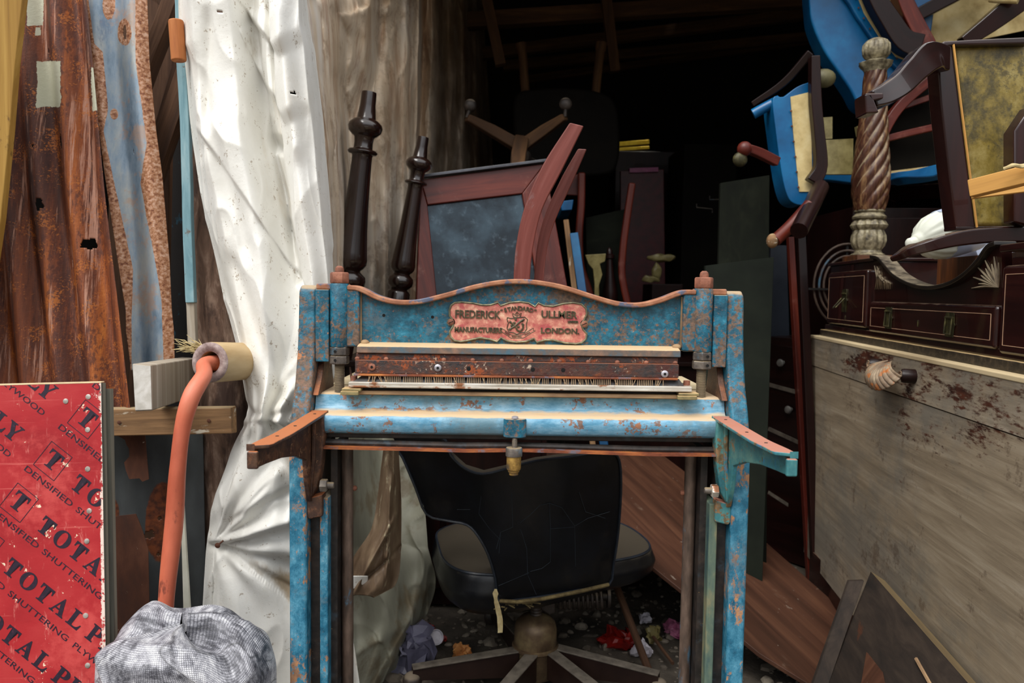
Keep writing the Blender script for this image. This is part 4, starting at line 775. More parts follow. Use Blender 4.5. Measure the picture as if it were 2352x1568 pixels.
rows = [trow(-60, [0] * 13, [0, 0, 0, .02, -.02, 0, 0, 0, 0, 0, 0, 0, 0]), trow(80, [12, 8, 0, -10, -2, 0, 0, -3, 2, 0, 2, 5, 4], [0, -.03, -.04, -.08, .08, 0, 0, 0, 0, 0, 0, 0, 0]),
        trow(260, [36, 28, 0, -10, -10, -5, -4, -7, -5, 0, 2, 7, 16], [0, .03, .08, 0, -.02, 0, 0, 0, 0, 0, 0, 0, 0]), trow(450, [50, 38, 15, 3, 5, -5, -15, -20, -14, -8, 0, 10, 26], [0, .05, .06, .08, .04, .02, 0, 0, 0, 0, 0, 0, 0]),
        trow(620, [58, 40, 22, 8, 6, -12, -24, -28, -14, -8, 0, 10, 30], [0, .06, .08, .08, .04, .02, 0, 0, 0, 0, 0, 0, 0]), trow(1000, [60, 45, 22, 8, 6, -12, -24, -28, -14, -8, 0, 10, 30], [0, .06, .08, .08, .04, .02, 0, 0, 0, 0, 0, 0, 0])]
rid = [crease(735, 20, 800, 60, 16, .05), crease(800, 60, 878, 30, 16, .05), crease(880, 30, 850, 180, 14, -.03), crease(850, 190, 770, 330, 18, -.03), crease(770, 190, 880, 330, 22, .03), crease(880, 0, 960, 90, 18, -.03), crease(830, 420, 860, 640, 12, .02), crease(780, 330, 770, 450, 14, .02)]
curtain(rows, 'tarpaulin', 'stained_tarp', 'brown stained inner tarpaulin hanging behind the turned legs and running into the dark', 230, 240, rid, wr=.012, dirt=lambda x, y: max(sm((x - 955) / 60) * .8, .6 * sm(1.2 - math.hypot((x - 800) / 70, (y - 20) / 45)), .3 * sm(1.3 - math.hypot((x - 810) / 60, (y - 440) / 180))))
rows = [(1000, [(770, 2.03), (800, 2.05), (880, 2.55), (930, 2.5), (965, 2.45)]), (1250, [(770, 2.0), (800, 2.05), (880, 2.25), (950, 2.3), (985, 2.32)]), (1330, [(770, 1.98), (810, 2.0), (880, 2.1), (955, 2.25), (1003, 2.35)]), (1420, [(770, 1.96), (820, 1.98), (880, 2.05), (940, 2.15), (975, 2.3)]), (1500, [(775, 1.95), (820, 1.96), (860, 2.0), (895, 2.05), (930, 2.15)]), (1590, [(780, 1.95), (800, 1.96), (830, 2.0), (850, 2.02), (880, 2.1)])]
curtain(rows, 'tarpaulin', mat('grey_tarp', [(.3, '7a786a'), (.5, '989684'), (.7, 'b0ae9c')], 5, (1, 1, .4), .55, 0, .2, 12, layers=[dict(scale=8, lo=.5, hi=.65, col='6e5c40', amt=.7)]), 'grimy grey green lower tarpaulin spreading across the ground beside the chair', 110, 160, [crease(800, 1500, 980, 1400, 14, .02), crease(830, 1330, 900, 1500, 12, .02)], wr=.012, dirt=lambda x, y: 0)
rows = [(1020, [(882, 1.93), (893, 1.90), (905, 1.91), (916, 1.94)]), (1120, [(872, 1.93), (888, 1.885), (906, 1.90), (922, 1.94)]), (1210, [(856, 1.93), (880, 1.89), (902, 1.90), (922, 1.94)]), (1280, [(812, 1.93), (850, 1.87), (888, 1.90), (921, 1.94)]), (1315, [(790, 1.93), (835, 1.88), (880, 1.89), (918, 1.93)]), (1345, [(790, 1.90), (822, 1.87), (862, 1.88), (905, 1.92)]), (1365, [(795, 1.89), (820, 1.87), (845, 1.88), (862, 1.90)])]
curtain(rows, 'cloth_flap', 'brown_cloth', 'creased brown cloth flap hanging in a point beside the treadle rod', 90, 130, [crease(900, 1130, 893, 1290, 5, .015), crease(900, 1200, 830, 1330, 5, .015), crease(915, 1260, 860, 1310, 5, -.012)], cat='cloth', wr=.008)
m = MB(); m.grid(20, 12, lambda u, v: W(770 + 75 * u, 1322 + 38 * v - 14 * u * v, 1.87 - .02 * math.sin(u * 3) + .015 * v), None); tag(m.build('cloth_scrap', 'white_tarp', None, solid=.001, attrs={'dirt': lambda v, t: .3}), 'small folded white corner of cloth below the brown flap', 'cloth')
# ================================================================ behind the machine
def slab(pts, ext, mt, name, label, cat, gx=None, bev=.002, par=None, grp=None):
    m = MB(); m.prism(pts, ext, gx); o = m.build(name, mt, par, bevel=bev); return tag(o, label, cat, grp) if label else o
# low dark cupboard the turned legs and the mirror stand on
cup = thing('low_cupboard', 'low dark brown cupboard in shadow behind the machine and the black chair', 'cupboard', (-.28, 2.9, 0))
m = MB(); m.bb(-.56, .12, 2.57, 2.95, .0, .80); m.build('body', 'mahogany_dark', cup, bevel=.003)
m = MB(); m.bb(-.58, .14, 2.54, 2.98, .80, .82); m.build('top_board', 'mahogany_dark', cup, bevel=.004)
for x0, x1 in ((-.54, -.23), (-.21, .10)):
    m = MB(); m.bb(x0, x1, 2.555, 2.57, .06, .76); d = m.build('door', 'mahogany_dark', cup, bevel=.003)
    m = MB(); m.ball(V(x1 - .03 if x0 < -.5 else x0 + .03, 2.545, .45), .012, 10); m.build('knob', 'brass_old', d)
# turned legs
TP = [(13, 0), (13.5, 4), (14, 30), (17, 60), (18, 62), (22, 64), (29, 72), (31, 80), (29, 90), (22, 99), (19, 101), (17.5, 104), (16.5, 115), (17, 128), (18.5, 131), (25, 133), (27, 137), (25, 141), (19, 143), (18, 147), (18, 160), (19, 200), (21, 260), (24, 320), (28, 370), (29.5, 385), (28.5, 396), (24, 405), (20, 409), (19, 412), (22, 416), (29, 424), (30.5, 434), (29, 446), (22, 455), (19, 459), (24, 464), (27, 470), (27, 520)]
def turned(p_top, p_bot, Lpx, label, Y):
    p0, p1 = W(*p_top, Y), W(*p_bot, Y); ax_ = (p1 - p0).normalized(); k = (p1 - p0).length / Lpx
    L_ = (p0.z - .822) / -ax_.z; pr = [(r * k * 1.28, x * k) for r, x in TP if x * k < L_] + [(27 * k, L_)]
    m = MB(); m.lathe(pr, p0, p0 + ax_, 36); return tag(m.build('turned_spindle', 'dark_turned', None, ang=50), label, 'spindle', 'dark turned spindles standing by the tarpaulin')
turned((848, 212), (800, 650), 441, 'taller dark turned wooden spindle standing in front of the stained tarpaulin', 2.62)
turned((972, 315), (914, 680), 480, 'smaller dark turned wooden spindle standing against the red mirror frame', 2.80)
# mirror in a red mahogany frame
mr = thing('framed_mirror', 'dusty mirror in a red mahogany frame leaning behind the machine', 'mirror', tuple(V(*W(1120, 640, 2.95).xy, .82)))
A = W(975, 405, 2.86); B = W(1262, 368, 3.0); Cc = W(1316, 700, 2.90); pm = plane(A, B, Cc); N_ = pm[1] if pm[1].y > 0 else -pm[1]
q = lambda a, b: R(a, b, pm)
def rail(name, ps): 
    m = MB(); m.prism([q(*p) for p in ps], N_ * .035, gx=q(*ps[1]) - q(*ps[0])); return m.build(name, 'mahogany', mr, bevel=.004)
oTL, oTR, oBL, oBR = (966, 412), (1252, 375), (952, 820), (1330, 800); iTL, iTR, iBL, iBR = (982, 470), (1200, 444), (1012, 760), (1250, 740)
rail('top_rail', [oTL, oTR, iTR, iTL]); rail('stile', [oTL, iTL, iBL, oBL]); rail('stile', [oTR, oBR, iBR, iTR]); rail('bottom_rail', [iBL, iBR, oBR, oBL])
m = MB(); m.prism([q(*p) + N_ * .012 for p in (iTL, iTR, iBR, iBL)], N_ * .006); m.build('mirror_glass', 'mirror_glass', mr)
m = MB(); m.beam(q(955, 410) + V(0, .02, .006), q(1262, 371) + V(0, .02, .006), .075, .010); m.build('top_ledge', mat('dusty_ledge', [(.3, '2a2c34'), (.7, '70727a')], 8, rough=.6, dust=('8c8c90', .5, .8)), mr, bevel=.002)
# two curved slats propped on the back of the machine
def curved(L_, Rr, Y, lab):
    l = smooth([W(a, b, Y) for a, b in L_], 6); r = smooth([W(a, b, Y) for a, b in Rr], 6); n = len(l)
    m = MB(); vs = []; ts = []; s_ = 0
    for i in range(n):
        if i: s_ += (l[i] - l[i - 1]).length
        for k, (p, d) in enumerate(((l[i], 0), (r[i], 0), (r[i], .03), (l[i], .03))): vs.append(p + V(0, d, 0)); ts.append(V(s_, (k in (1, 2)) * .03, d))
    fs = [(i * 4 + (j + 1) % 4, i * 4 + j, i * 4 + 4 + j, i * 4 + 4 + (j + 1) % 4) for i in range(n - 1) for j in range(4)] + [(0, 1, 2, 3), tuple(n * 4 - 4 + j for j in (3, 2, 1, 0))]
    m.add(vs, ts, [f[::-1] for f in fs]); return tag(m.build('curved_stave', 'curved_wood', None, bevel=.003), lab, 'curved stave', 'curved wooden staves behind the machine')
curved([(1176, 860), (1178, 720), (1180, 630), (1186, 560), (1205, 475), (1246, 380), (1309, 281)], [(1212, 860), (1215, 720), (1218, 630), (1226, 560), (1246, 480), (1290, 392), (1341, 289)], 1.78, 'taller curved red brown slat rising behind the middle of the machine')
curved([(1222, 860), (1224, 720), (1228, 630), (1235, 560), (1253, 490), (1289, 410), (1328, 341)], [(1245, 860), (1247, 720), (1250, 630), (1259, 560), (1278, 500), (1312, 425), (1348, 342)], 1.83, 'shorter curved slat tucked close behind the taller one')
# ---------------- things in the dark middle
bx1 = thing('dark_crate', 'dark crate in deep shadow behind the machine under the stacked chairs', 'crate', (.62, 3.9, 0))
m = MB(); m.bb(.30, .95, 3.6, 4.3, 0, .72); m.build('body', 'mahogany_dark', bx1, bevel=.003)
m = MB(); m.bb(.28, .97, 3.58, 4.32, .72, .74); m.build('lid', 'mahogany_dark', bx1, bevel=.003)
P3 = lambda *a: [W(*p) for p in a]
# chair with curved stiles
ch = thing('curved_back_chair', 'dark chair with two glossy curved red brown back posts in the shadow', 'chair', tuple(V(*W(1390, 690, 3.6).xy, .74)))
m = MB(); m.bar(smooth(P3((1336, 396, 3.6), (1335, 470, 3.6), (1330, 540, 3.6), (1334, 610, 3.6), (1352, 668, 3.6), (1362, 720, 3.6), (1368, 824, 3.6)), 6), .035, .03, (0, -1, 0)); m.build('back_post', 'mahogany', ch, bevel=.01, bseg=3)
m = MB(); m.bar(smooth(P3((1452, 420, 3.6), (1440, 500, 3.6), (1432, 560, 3.6), (1428, 620, 3.6), (1434, 665, 3.6), (1448, 730, 3.6), (1455, 824, 3.6)), 6), .033, .03, (0, -1, 0)); m.build('back_post', 'mahogany', ch, bevel=.01, bseg=3)
m = MB(); m.prism(P3((1290, 402, 3.63), (1345, 398, 3.63), (1340, 450, 3.63), (1295, 448, 3.63)), V(0, .03, 0)); m.build('crest_piece', 'mahogany', ch, bevel=.006)
m = MB(); m.prism(P3((1345, 500, 3.66), (1435, 480, 3.66), (1430, 720, 3.66), (1350, 720, 3.66)), V(0, .03, 0)); m.build('back_panel', 'green_board', ch, bevel=.003)
m = MB(); m.lathe([(.004, 0), (.012, .01), (.014, .03), (.022, .035), (.022, .05), (.014, .055), (.02, .12), (.034, .20), (.036, .25), (.03, .28), (.02, .3), (.02, .36), (.02, .50)], W(1400, 568, 3.62), W(1402, 700, 3.62), 20); tag(m.build('turned_peg', 'mahogany_dark'), 'small bottle shaped turned peg standing between the curved back posts', 'peg')
m = MB(); m.prism(P3((1344, 585, 3.5), (1392, 582, 3.5), (1390, 600, 3.5), (1378, 606, 3.5), (1384, 630, 3.5), (1376, 655, 3.5), (1380, 838, 3.6), (1362, 838, 3.6), (1366, 652, 3.5), (1362, 618, 3.5), (1352, 606, 3.5)), V(0, .02, 0)); tag(m.build('carved_bracket', 'shell_yellow', None, bevel=.003), 'pale cream carved bracket showing in the shadow left of the turned peg', 'bracket')
for i, (a, b, mt, nm, lab) in enumerate([((1300, 505, 3.3), (1322, 690, 3.2), 'batten_old', 'thin_board', 'thin brown board edge leaning right of the mirror'), ((1318, 535, 3.25), (1340, 690, 3.2), 'blue_vinyl', 'blue_board', 'narrow glossy blue board edge leaning beside the curved slats')]):
    m = MB(); p, q2 = W(*a), W(*b); d = (q2 - p).normalized(); q2 = p + d * ((p.z - .02) / -d.z); m.beam(p, q2, .022 + .012 * i, .012, (0, -1, 0)); tag(m.build(nm, mt, None, bevel=.002), lab, 'board')
m = MB(); m.prism(P3((1285, 462, 3.35), (1318, 458, 3.35), (1314, 482, 3.35), (1290, 484, 3.35)), V(0, .3, -.01)); tag(m.build('blue_pad', 'blue_vinyl', None, bevel=.004), 'small dark blue pad peeping out behind the second curved slat', 'pad')
# maroon door panel further back
m = MB(); m.prism(P3((1425, 392, 4.6), (1525, 388, 4.6), (1530, 760, 4.6), (1425, 760, 4.6)), V(0, .03, 0)); pn = m; 
o = pn.build('maroon_panel', 'maroon_board', None, bevel=.004); tag(o, 'tall deep maroon panel standing upright at the back of the shed', 'panel')
m = MB(); m.prism(P3((1446, 386, 4.58), (1512, 384, 4.58), (1512, 394, 4.58), (1446, 396, 4.58)), V(0, .06, 0)); m.build('purple_highlight', mat('highlight_purple', [(.3, '8a2c60'), (.7, 'c05090')], 20, rough=.3), o)  # highlight on the panel's top edge, put in as a purple coloured strip
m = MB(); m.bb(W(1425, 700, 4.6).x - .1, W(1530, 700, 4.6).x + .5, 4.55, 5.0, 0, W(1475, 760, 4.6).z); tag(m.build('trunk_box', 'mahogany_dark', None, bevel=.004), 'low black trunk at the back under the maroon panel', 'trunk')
# bundle of shells / cream scrap
for i, (c, r, s3, lab) in enumerate([((1518, 592), .045, (1.6, .6, .5), 'cream crumpled paper scrap, upper of the pile at the back of the gap'), ((1508, 622), .035, (.7, .6, 1.2), 'cream crumpled paper scrap, middle of the pile at the back of the gap'), ((1497, 640), .03, (1.5, .5, .6), 'cream crumpled paper scrap, lower left of the pile at the back')]):
    m = MB(); m.ball(W(*c, 4.0), r, 20, s3); m.noisy(.012, 30); tag(m.build('paper_scrap', 'shell_yellow', None, ang=30), lab, 'paper', 'cream scraps in the shadow')
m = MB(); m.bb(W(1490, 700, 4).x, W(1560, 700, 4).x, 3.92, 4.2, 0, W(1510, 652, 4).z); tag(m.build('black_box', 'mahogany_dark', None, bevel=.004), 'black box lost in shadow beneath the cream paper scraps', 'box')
# bright gap at the back: two lit brass strips under a small opening
for i, (a, b, h_, mt) in enumerate([((1415, 333), (1490, 327), .028, 'batten_gold'), ((1412, 345), (1490, 340), .02, 'batten_gold')]):
    m = MB(); m.beam(W(*a, 5.2), W(*b, 5.2), .05, h_); tag(m.build('glinting_strip', mat('polished_brass', [(.3, 'c8a020'), (.7, 'f0d040')], 20, rough=.25, metal=.3) if i == 0 else 'polished_brass', None, bevel=.002), ['upper polished yellow strip glinting in the depth of the shed', 'lower polished yellow strip glinting in the depth of the shed'][i], 'strip', 'polished strips in the dark')
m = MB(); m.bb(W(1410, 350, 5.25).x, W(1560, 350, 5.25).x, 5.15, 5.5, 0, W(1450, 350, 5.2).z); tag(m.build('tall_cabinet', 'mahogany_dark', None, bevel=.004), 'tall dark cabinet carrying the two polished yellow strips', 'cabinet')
lt = bpy.data.lights.new('skylight_gap', 'SPOT'); lo_ = bpy.data.objects.new('skylight_gap', lt); C.objects.link(lo_); lt.energy = 30; lt.spot_size = .35; lt.shadow_soft_size = .05; lt.color = (1, .95, .8); lo_.location = V(1.0, 5.0, 2.9); lo_.rotation_euler = (W(1450, 335, 5.15) - lo_.location).to_track_quat('-Z', 'Y').to_euler()
# upturned seat with star base
us = thing('upturned_swivel_chair', 'dark swivel chair turned upside down on the pile with its star base in the air', 'chair', tuple(V(*W(1290, 420, 3.7).xy, W(1290, 410, 3.7).z)))
m = MB(); pts_ = smooth(P3((1186, 215, 3.8), (1230, 203, 3.8), (1300, 200, 3.8), (1370, 208, 3.8), (1412, 232, 3.8), (1424, 300, 3.8), (1420, 370, 3.8), (1395, 400, 3.8), (1300, 405, 3.8), (1215, 395, 3.8), (1188, 350, 3.8), (1178, 270, 3.8)), 4, True); m.prism(pts_, V(0, .09, .0)); m.build('seat_pad', mat('seat_black', [(.3, '0c0a08'), (.7, '16120d')], 6, rough=.8, bump=.1, spec=.12), us, bevel=.02, bseg=3)
hub = W(1196, 350, 3.4)
for a, b, c_ in (((1130, 300), (1072, 270), (1080, 248)), ((1250, 300), (1298, 268), (1299, 245))):
    m = MB(); m.bar([hub + V(0, 0, .02), W(*a, 3.4), W(*b, 3.35)], [.05, .045, .03], [.09, .07, .05], (0, -1, 0)); s1 = m.build('base_arm', 'rafter', us, bevel=.006)
    m = MB(); m.tube([W(*b, 3.35), W(*c_, 3.35)], .008, 10); m.ball(W(c_[0], c_[1] - 6, 3.35), .027, 14, (1, .6, 1)); m.build('caster', 'chair_iron', s1)
m = MB(); m.bar([hub + V(0, 0, .03), W(1190, 368, 3.2), W(1190, 395, 3.05)], [.06, .06, .05], [.09, .07, .05], (0, -1, 0)); m.build('base_arm', 'rafter', us, bevel=.006)
m = MB(); m.lathe([(.035, 0), (.035, .06), (.02, .07), (.02, .3)], hub + V(0, -.02, -.02), hub + V(.1, .4, 0), 18); m.build('column', 'chair_iron', us)
# legs of another upturned chair above it
uc = thing('upturned_chair', 'upturned chair with reddish legs in the gloom above the upside down swivel chair', 'chair', tuple(W(1290, 260, 3.95)))
for pts_ in (((1196, 100, 3.9), (1201, 130, 3.9), (1206, 200, 3.9), (1212, 260, 3.9)), ((1382, 98, 3.9), (1376, 140, 3.9), (1368, 220, 3.9), (1366, 262, 3.9))):
    m = MB(); m.tube(smooth(P3(*pts_), 5), [.028] * 3 + [.022] * 13, 12); m.build('leg', 'rafter', uc)
m = MB(); m.bb(W(1200, 262, 3.95).x, W(1380, 262, 3.95).x, 3.92, 4.3, W(1290, 285, 3.95).z, W(1290, 255, 3.95).z); m.build('seat', 'seat_black', uc, bevel=.01)
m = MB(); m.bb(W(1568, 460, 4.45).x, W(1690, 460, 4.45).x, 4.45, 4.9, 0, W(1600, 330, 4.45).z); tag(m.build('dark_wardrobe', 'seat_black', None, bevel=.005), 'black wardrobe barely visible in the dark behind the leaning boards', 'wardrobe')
# hooks on the dark wall
for i, (a, b) in enumerate([((1600, 468), (1636, 480)), ((1630, 450), (1655, 458))]):
    Y = 4.445; p, q2 = W(*a, Y), W(*b, Y); m = MB(); m.tube([p, p + V(0, 0, -.02), q2 + V(0, 0, -.0), q2 + V(0, 0, -.02)], .003, 6); tag(m.build('wire_hook', 'grey_iron'), ['larger bent wire hook hanging in the dark doorway', 'smaller bent wire hook hanging above the other'][i], 'hook')
# ================================================================ standing dark boards
def onfloor(p, p2):     # slide the lower point of a leaning board along its line to the floor
    d = (p2 - p).normalized(); return p + d * ((p.z - .002) / -d.z)
a_, b_ = W(1655, 420, 3.05), W(1768, 402, 3.0); c_, d_ = onfloor(a_, W(1640, 1000, 2.72)), onfloor(b_, W(1762, 1150, 2.68))
slab([a_, b_, d_, c_], V(0, .022, 0), 'green_board', 'leaning_board', 'tall narrow grey green board leaning in the doorway right of the machine', 'board', gx=(0, 0, 1))
a_, b_ = W(1620, 610, 2.8), W(1778, 590, 2.76); c_, d_ = onfloor(a_, W(1620, 1180, 2.55)), onfloor(b_, W(1756, 1210, 2.52))
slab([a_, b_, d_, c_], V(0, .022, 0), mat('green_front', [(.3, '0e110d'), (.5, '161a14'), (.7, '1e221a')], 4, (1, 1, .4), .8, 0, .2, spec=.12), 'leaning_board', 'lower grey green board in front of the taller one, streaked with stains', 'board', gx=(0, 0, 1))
# ================================================================ black office chair
oc = thing('office_chair', 'worn black vinyl swivel chair with a crooked backrest behind the machine', 'chair', (W(1228, 1560, 2.05).x, 2.10, 0))
hubx = W(1230, 1440, 2.1)
bp = [(900, 1000), (1010, 1000), (1035, 1045), (1068, 1075), (1110, 1088), (1170, 1074), (1230, 1058), (1310, 1048), (1385, 1036), (1412, 1042), (1424, 1066), (1426, 1130), (1420, 1220), (1410, 1290), (1398, 1342), (1330, 1354), (1250, 1368), (1190, 1376), (1146, 1378), (1138, 1330), (1122, 1275), (1098, 1230), (1072, 1204), (1028, 1195), (980, 1180), (955, 1120), (925, 1050)]
bpY = lambda a, b: 1.93 + .10 * ((a - 1240) / 200) ** 2 * (1 if a > 1240 else .5) + (b - 1200) / 4500
m = MB(); n0 = len(bp)
fr = [W(a, b, bpY(a, b)) for a, b in bp]; m.prism(fr, V(0, .045, 0)); 
bmx = bmesh.new(); vv = [bmx.verts.new(v) for v in m.v]; fc = [bmx.faces.new([vv[i] for i in f]) for f in m.f]
bmesh.ops.triangulate(bmx, faces=[f for f in fc if len(f.verts) > 4]); bmx.normal_update()
for _ in range(2): bmesh.ops.subdivide_edges(bmx, edges=[e_ for e_ in bmx.edges if e_.calc_length() > .06], cuts=1, use_grid_fill=True)
bmx.verts.index_update(); m = MB(); m.v = [v.co.copy() for v in bmx.verts]; m.t = [v.co.copy() for v in bmx.verts]; m.f = [tuple(v.index for v in f.verts) for f in bmx.faces]; bmx.free()
bk = m.build('backrest', 'black_vinyl', oc, bevel=.008, bseg=3, ang=50)
m = MB(); m.tube([p + V(0, -.002, 0) for p in smooth(fr, 3, True)][:], .0035, 6); m.build('piping', mat('vinyl_piping', [(.3, '16191e'), (.7, '2c3440')], 20, rough=.35), bk)
ck = MB()
for ln in (((1105, 1140), (1100, 1180), (1125, 1215), (1150, 1240)), ((1175, 1130), (1178, 1210), (1150, 1222), (1140, 1260)), ((1195, 1200), (1220, 1180), (1240, 1160), (1262, 1155)), ((1262, 1155), (1264, 1210), (1264, 1290), (1245, 1305), (1218, 1312)), ((1264, 1214), (1320, 1210), (1322, 1300)), ((1262, 1155), (1290, 1165), (1320, 1208), (1350, 1190), (1400, 1175)), ((1215, 1315), (1180, 1330), (1145, 1345)), ((1213, 1322), (1232, 1365)), ((1196, 1215), (1210, 1260), (1212, 1320)), ((1150, 1222), (1146, 1270)), ((1330, 1130), (1345, 1175), (1390, 1190)), ((1050, 1170), (1080, 1170))):
    ck.tube([W(a, b, bpY(a, b) - .0006) for a, b in ln], .0007, 4)
ck.build('crack_lines', mat('crack_blue', [(.3, '20262e'), (.7, '38424c')], 20, rough=.6), bk)
# seat: puffy cushion
sc0 = W(1250, 1285, 2.15); Msx = Matrix.Rotation(math.radians(-3), 3, 'Y')
def seatp(u, v):
    a = 2 * PI * u; e = .52; cxx = math.copysign(abs(math.cos(a)) ** e, math.cos(a)); sxx = math.copysign(abs(math.sin(a)) ** (e + .1), math.sin(a))
    pr_ = [(0, .060), (.5, .061), (.85, .056), (.96, .048), (.985, .044), (1.0, .036), (1.03, .0), (1.0, -.035), (.94, -.050), (.7, -.055), (0, -.055)]; k = v * (len(pr_) - 1); i = min(int(k), len(pr_) - 2); t = k - i
    r = pr_[i][0] + (pr_[i + 1][0] - pr_[i][0]) * t; z = pr_[i][1] + (pr_[i + 1][1] - pr_[i][1]) * t
    p = V(cxx * r * .31, sxx * r * .24 * (1 - .15 * cxx), z * (1.0 - .25 * cxx)); p = Matrix.Rotation(.22, 3, 'Z') @ p; return V(sc0.x, 2.27, sc0.z - .030) + Msx @ p + noise.noise_vector(p * 6) * .006
m = MB(); m.grid(72, 40, seatp); seat_ = m.build('seat_cushion', 'black_vinyl', oc, ang=60)
m = MB(); m.tube([seatp(i / 72, .40) for i in range(73)], .004, 6, cap=False); m.build('piping', 'vinyl_piping', seat_)
m = MB(); m.tube(P3((1398, 1342, 2.0), (1330, 1358, 1.97), (1250, 1374, 1.95), (1190, 1382, 1.95), (1120, 1378, 2.0)), .005, 6); 
for i in range(26):
    p = W(1160 + random.uniform(-40, 60), 1384 + random.uniform(-4, 8), 1.98 + random.uniform(0, .05)); m.tube([p, p + V(random.uniform(-.04, .04), random.uniform(-.02, .02), random.uniform(-.012, .004))], .0022, 4)
m.build('hessian_lining', 'hessian', oc)
m = MB(); m.bar(smooth(P3((1139, 1352, 1.93), (1138, 1372, 1.925), (1143, 1395, 1.925), (1148, 1420, 1.925), (1149, 1452, 1.925)), 5), [.006, .008, .012, .014, .011, .009, .008, .010, .011, .012, .012, .012, .013, .013, .014, .014, .014, .013, .013, .012, .012], .003, (0, -1, 0)); m.noisy(.0012, 60); m.build('torn_strap', 'straw', oc)
m = MB(); m.prism(P3((1200, 1368, 2.1), (1275, 1368, 2.1), (1275, 1408, 2.1), (1262, 1412, 2.1), (1235, 1395, 2.1), (1202, 1402, 2.1)), V(0, .12, 0)); m.build('tilt_bracket', 'chair_iron', oc, bevel=.003)
m = MB(); sp_ = []; 
for i in range(10 * 16 + 1): t = i / 16; a = 2 * PI * t; b0 = W(1280 + t * 10.5, 1374, 2.13); sp_.append(b0 + V(0, math.cos(a) * .026, math.sin(a) * .026))
m.tube(sp_, .0048, 8); m.build('tension_spring', 'chair_iron', oc)
m = MB(); m.tube([W(1270, 1374, 2.13), W(1402, 1370, 2.13)], .010, 12); m.build('spring_rod', 'chair_iron', oc)
m = MB(); m.lathe([(.03, 0), (.031, .004), (.03, .008)], W(1394, 1370, 2.13), W(1404, 1370, 2.13), 20); m.build('spring_cap', 'chair_iron', oc)
hb = V(hubx.x, 2.10, 0); hz = W(1230, 1412, 2.1).z
m = MB(); pf = []
for i in range(12): pf += [(.0155, .16 + i * .008), (.0175, .164 + i * .008)]
m.lathe([(r, z - .16 + hz - .04) for r, z in pf] + [(.016, W(1230, 1375, 2.1).z)], hb, n=18); m.build('threaded_column', 'chair_iron', oc)
m = MB(); k_ = hz - .085; m.lathe([(.02, 0), (.055, .002), (.057, .004), (.057, k_), (.0585, k_ + .003), (.0585, k_ + .048), (.054, k_ + .066), (.040, k_ + .080), (.022, k_ + .086), (.018, k_ + .087)], hb, n=40); m.build('hub', 'hub_metal', oc, ang=50)
m = MB(); m.lathe([(.058, k_ - .006), (.064, k_ - .003), (.064, k_ + .003), (.058, k_ + .006)], hb, n=40); m.build('hub_ring', 'hub_metal', oc)
for deg in (195, 245, 303, 338, 110):
    a = math.radians(deg); d = V(math.cos(a), math.sin(a), 0); L_ = .34; z0, z1 = k_ - .002, .062
    p0 = hb + d * .055; p1 = hb + d * L_; sd = V(-d.y, d.x, 0)
    m = MB(); m.prism([p0 + V(0, 0, z0), p1 + V(0, 0, z1), p1 + V(0, 0, z1 - .03), p0 + V(0, 0, .01)], sd * .004); m.prism([p0 + V(0, 0, z0) + sd * .024, p1 + V(0, 0, z1) + sd * .018, p1 + V(0, 0, z1 - .03) + sd * .018, p0 + V(0, 0, .01) + sd * .024], sd * .004)
    lg = m.build('base_leg', mat('base_brown', [(.3, '1c0e0c'), (.7, '30201a')], 12, rough=.4) if deg == 195 else 'base_brown', oc)
    m = MB(); m.bar([p0 + V(0, 0, z0 + .002) + sd * .014, p1 + V(0, 0, z1 + .002) + sd * .012], [.036, .030], .005, (0, 0, 1)); m.build('leg_cap', 'dusty_edge', lg, bevel=.002)
    m = MB(); m.ball(p1 + V(0, 0, .026) + sd * .012, .026, 14, (1, 1, 1)); m.build('caster', 'chair_iron', lg)
# thin leaning stick beside the chair
m = MB(); p, q2 = W(1410, 1330, 2.35), W(1492, 1545, 2.12); q2 = onfloor(p, q2); p = p + (p - q2) * .3; m.tube([p, q2], .011, 10); tag(m.build('leaning_stick', 'rough_brown'), 'thin brown stick leaning from the chair seat down to the littered floor', 'stick')
m = MB(); p, q2 = W(1500, 1478, 2.3), W(1545, 1532, 2.15); p.z = .02; q2.z = .012; m.tube([p, q2], .005, 8); tag(m.build('floor_stick', 'rough_brown'), 'short dark stick lying on the gritty floor', 'stick')
# ================================================================ brown plywood sheet lying diagonally
A1 = W(1945, 1408, 2.42); A1.z = .012; B1 = W(1893, 1590, 2.0); B1.z = .012; C1 = W(1500, 1030, 3.25)
pp = plane(A1, B1, C1); q = lambda a, b: R(a, b, pp); nn = pp[1] if pp[1].z > 0 else -pp[1]
m = MB(); m.prism([q(1215, 1020), q(1500, 1028), q(1590, 1095), q(1945, 1408), q(1918, 1500), q(1890, 1590), q(1745, 1500), q(1660, 1430), q(1510, 1310), q(1430, 1250), q(1300, 1150)], -nn * .012, gx=q(1945, 1408) - q(1500, 1028))
tag(m.build('brown_plywood', 'brown_ply', None, bevel=.002), 'scuffed red brown plywood sheet sloping down diagonally behind the machine legs', 'plywood')
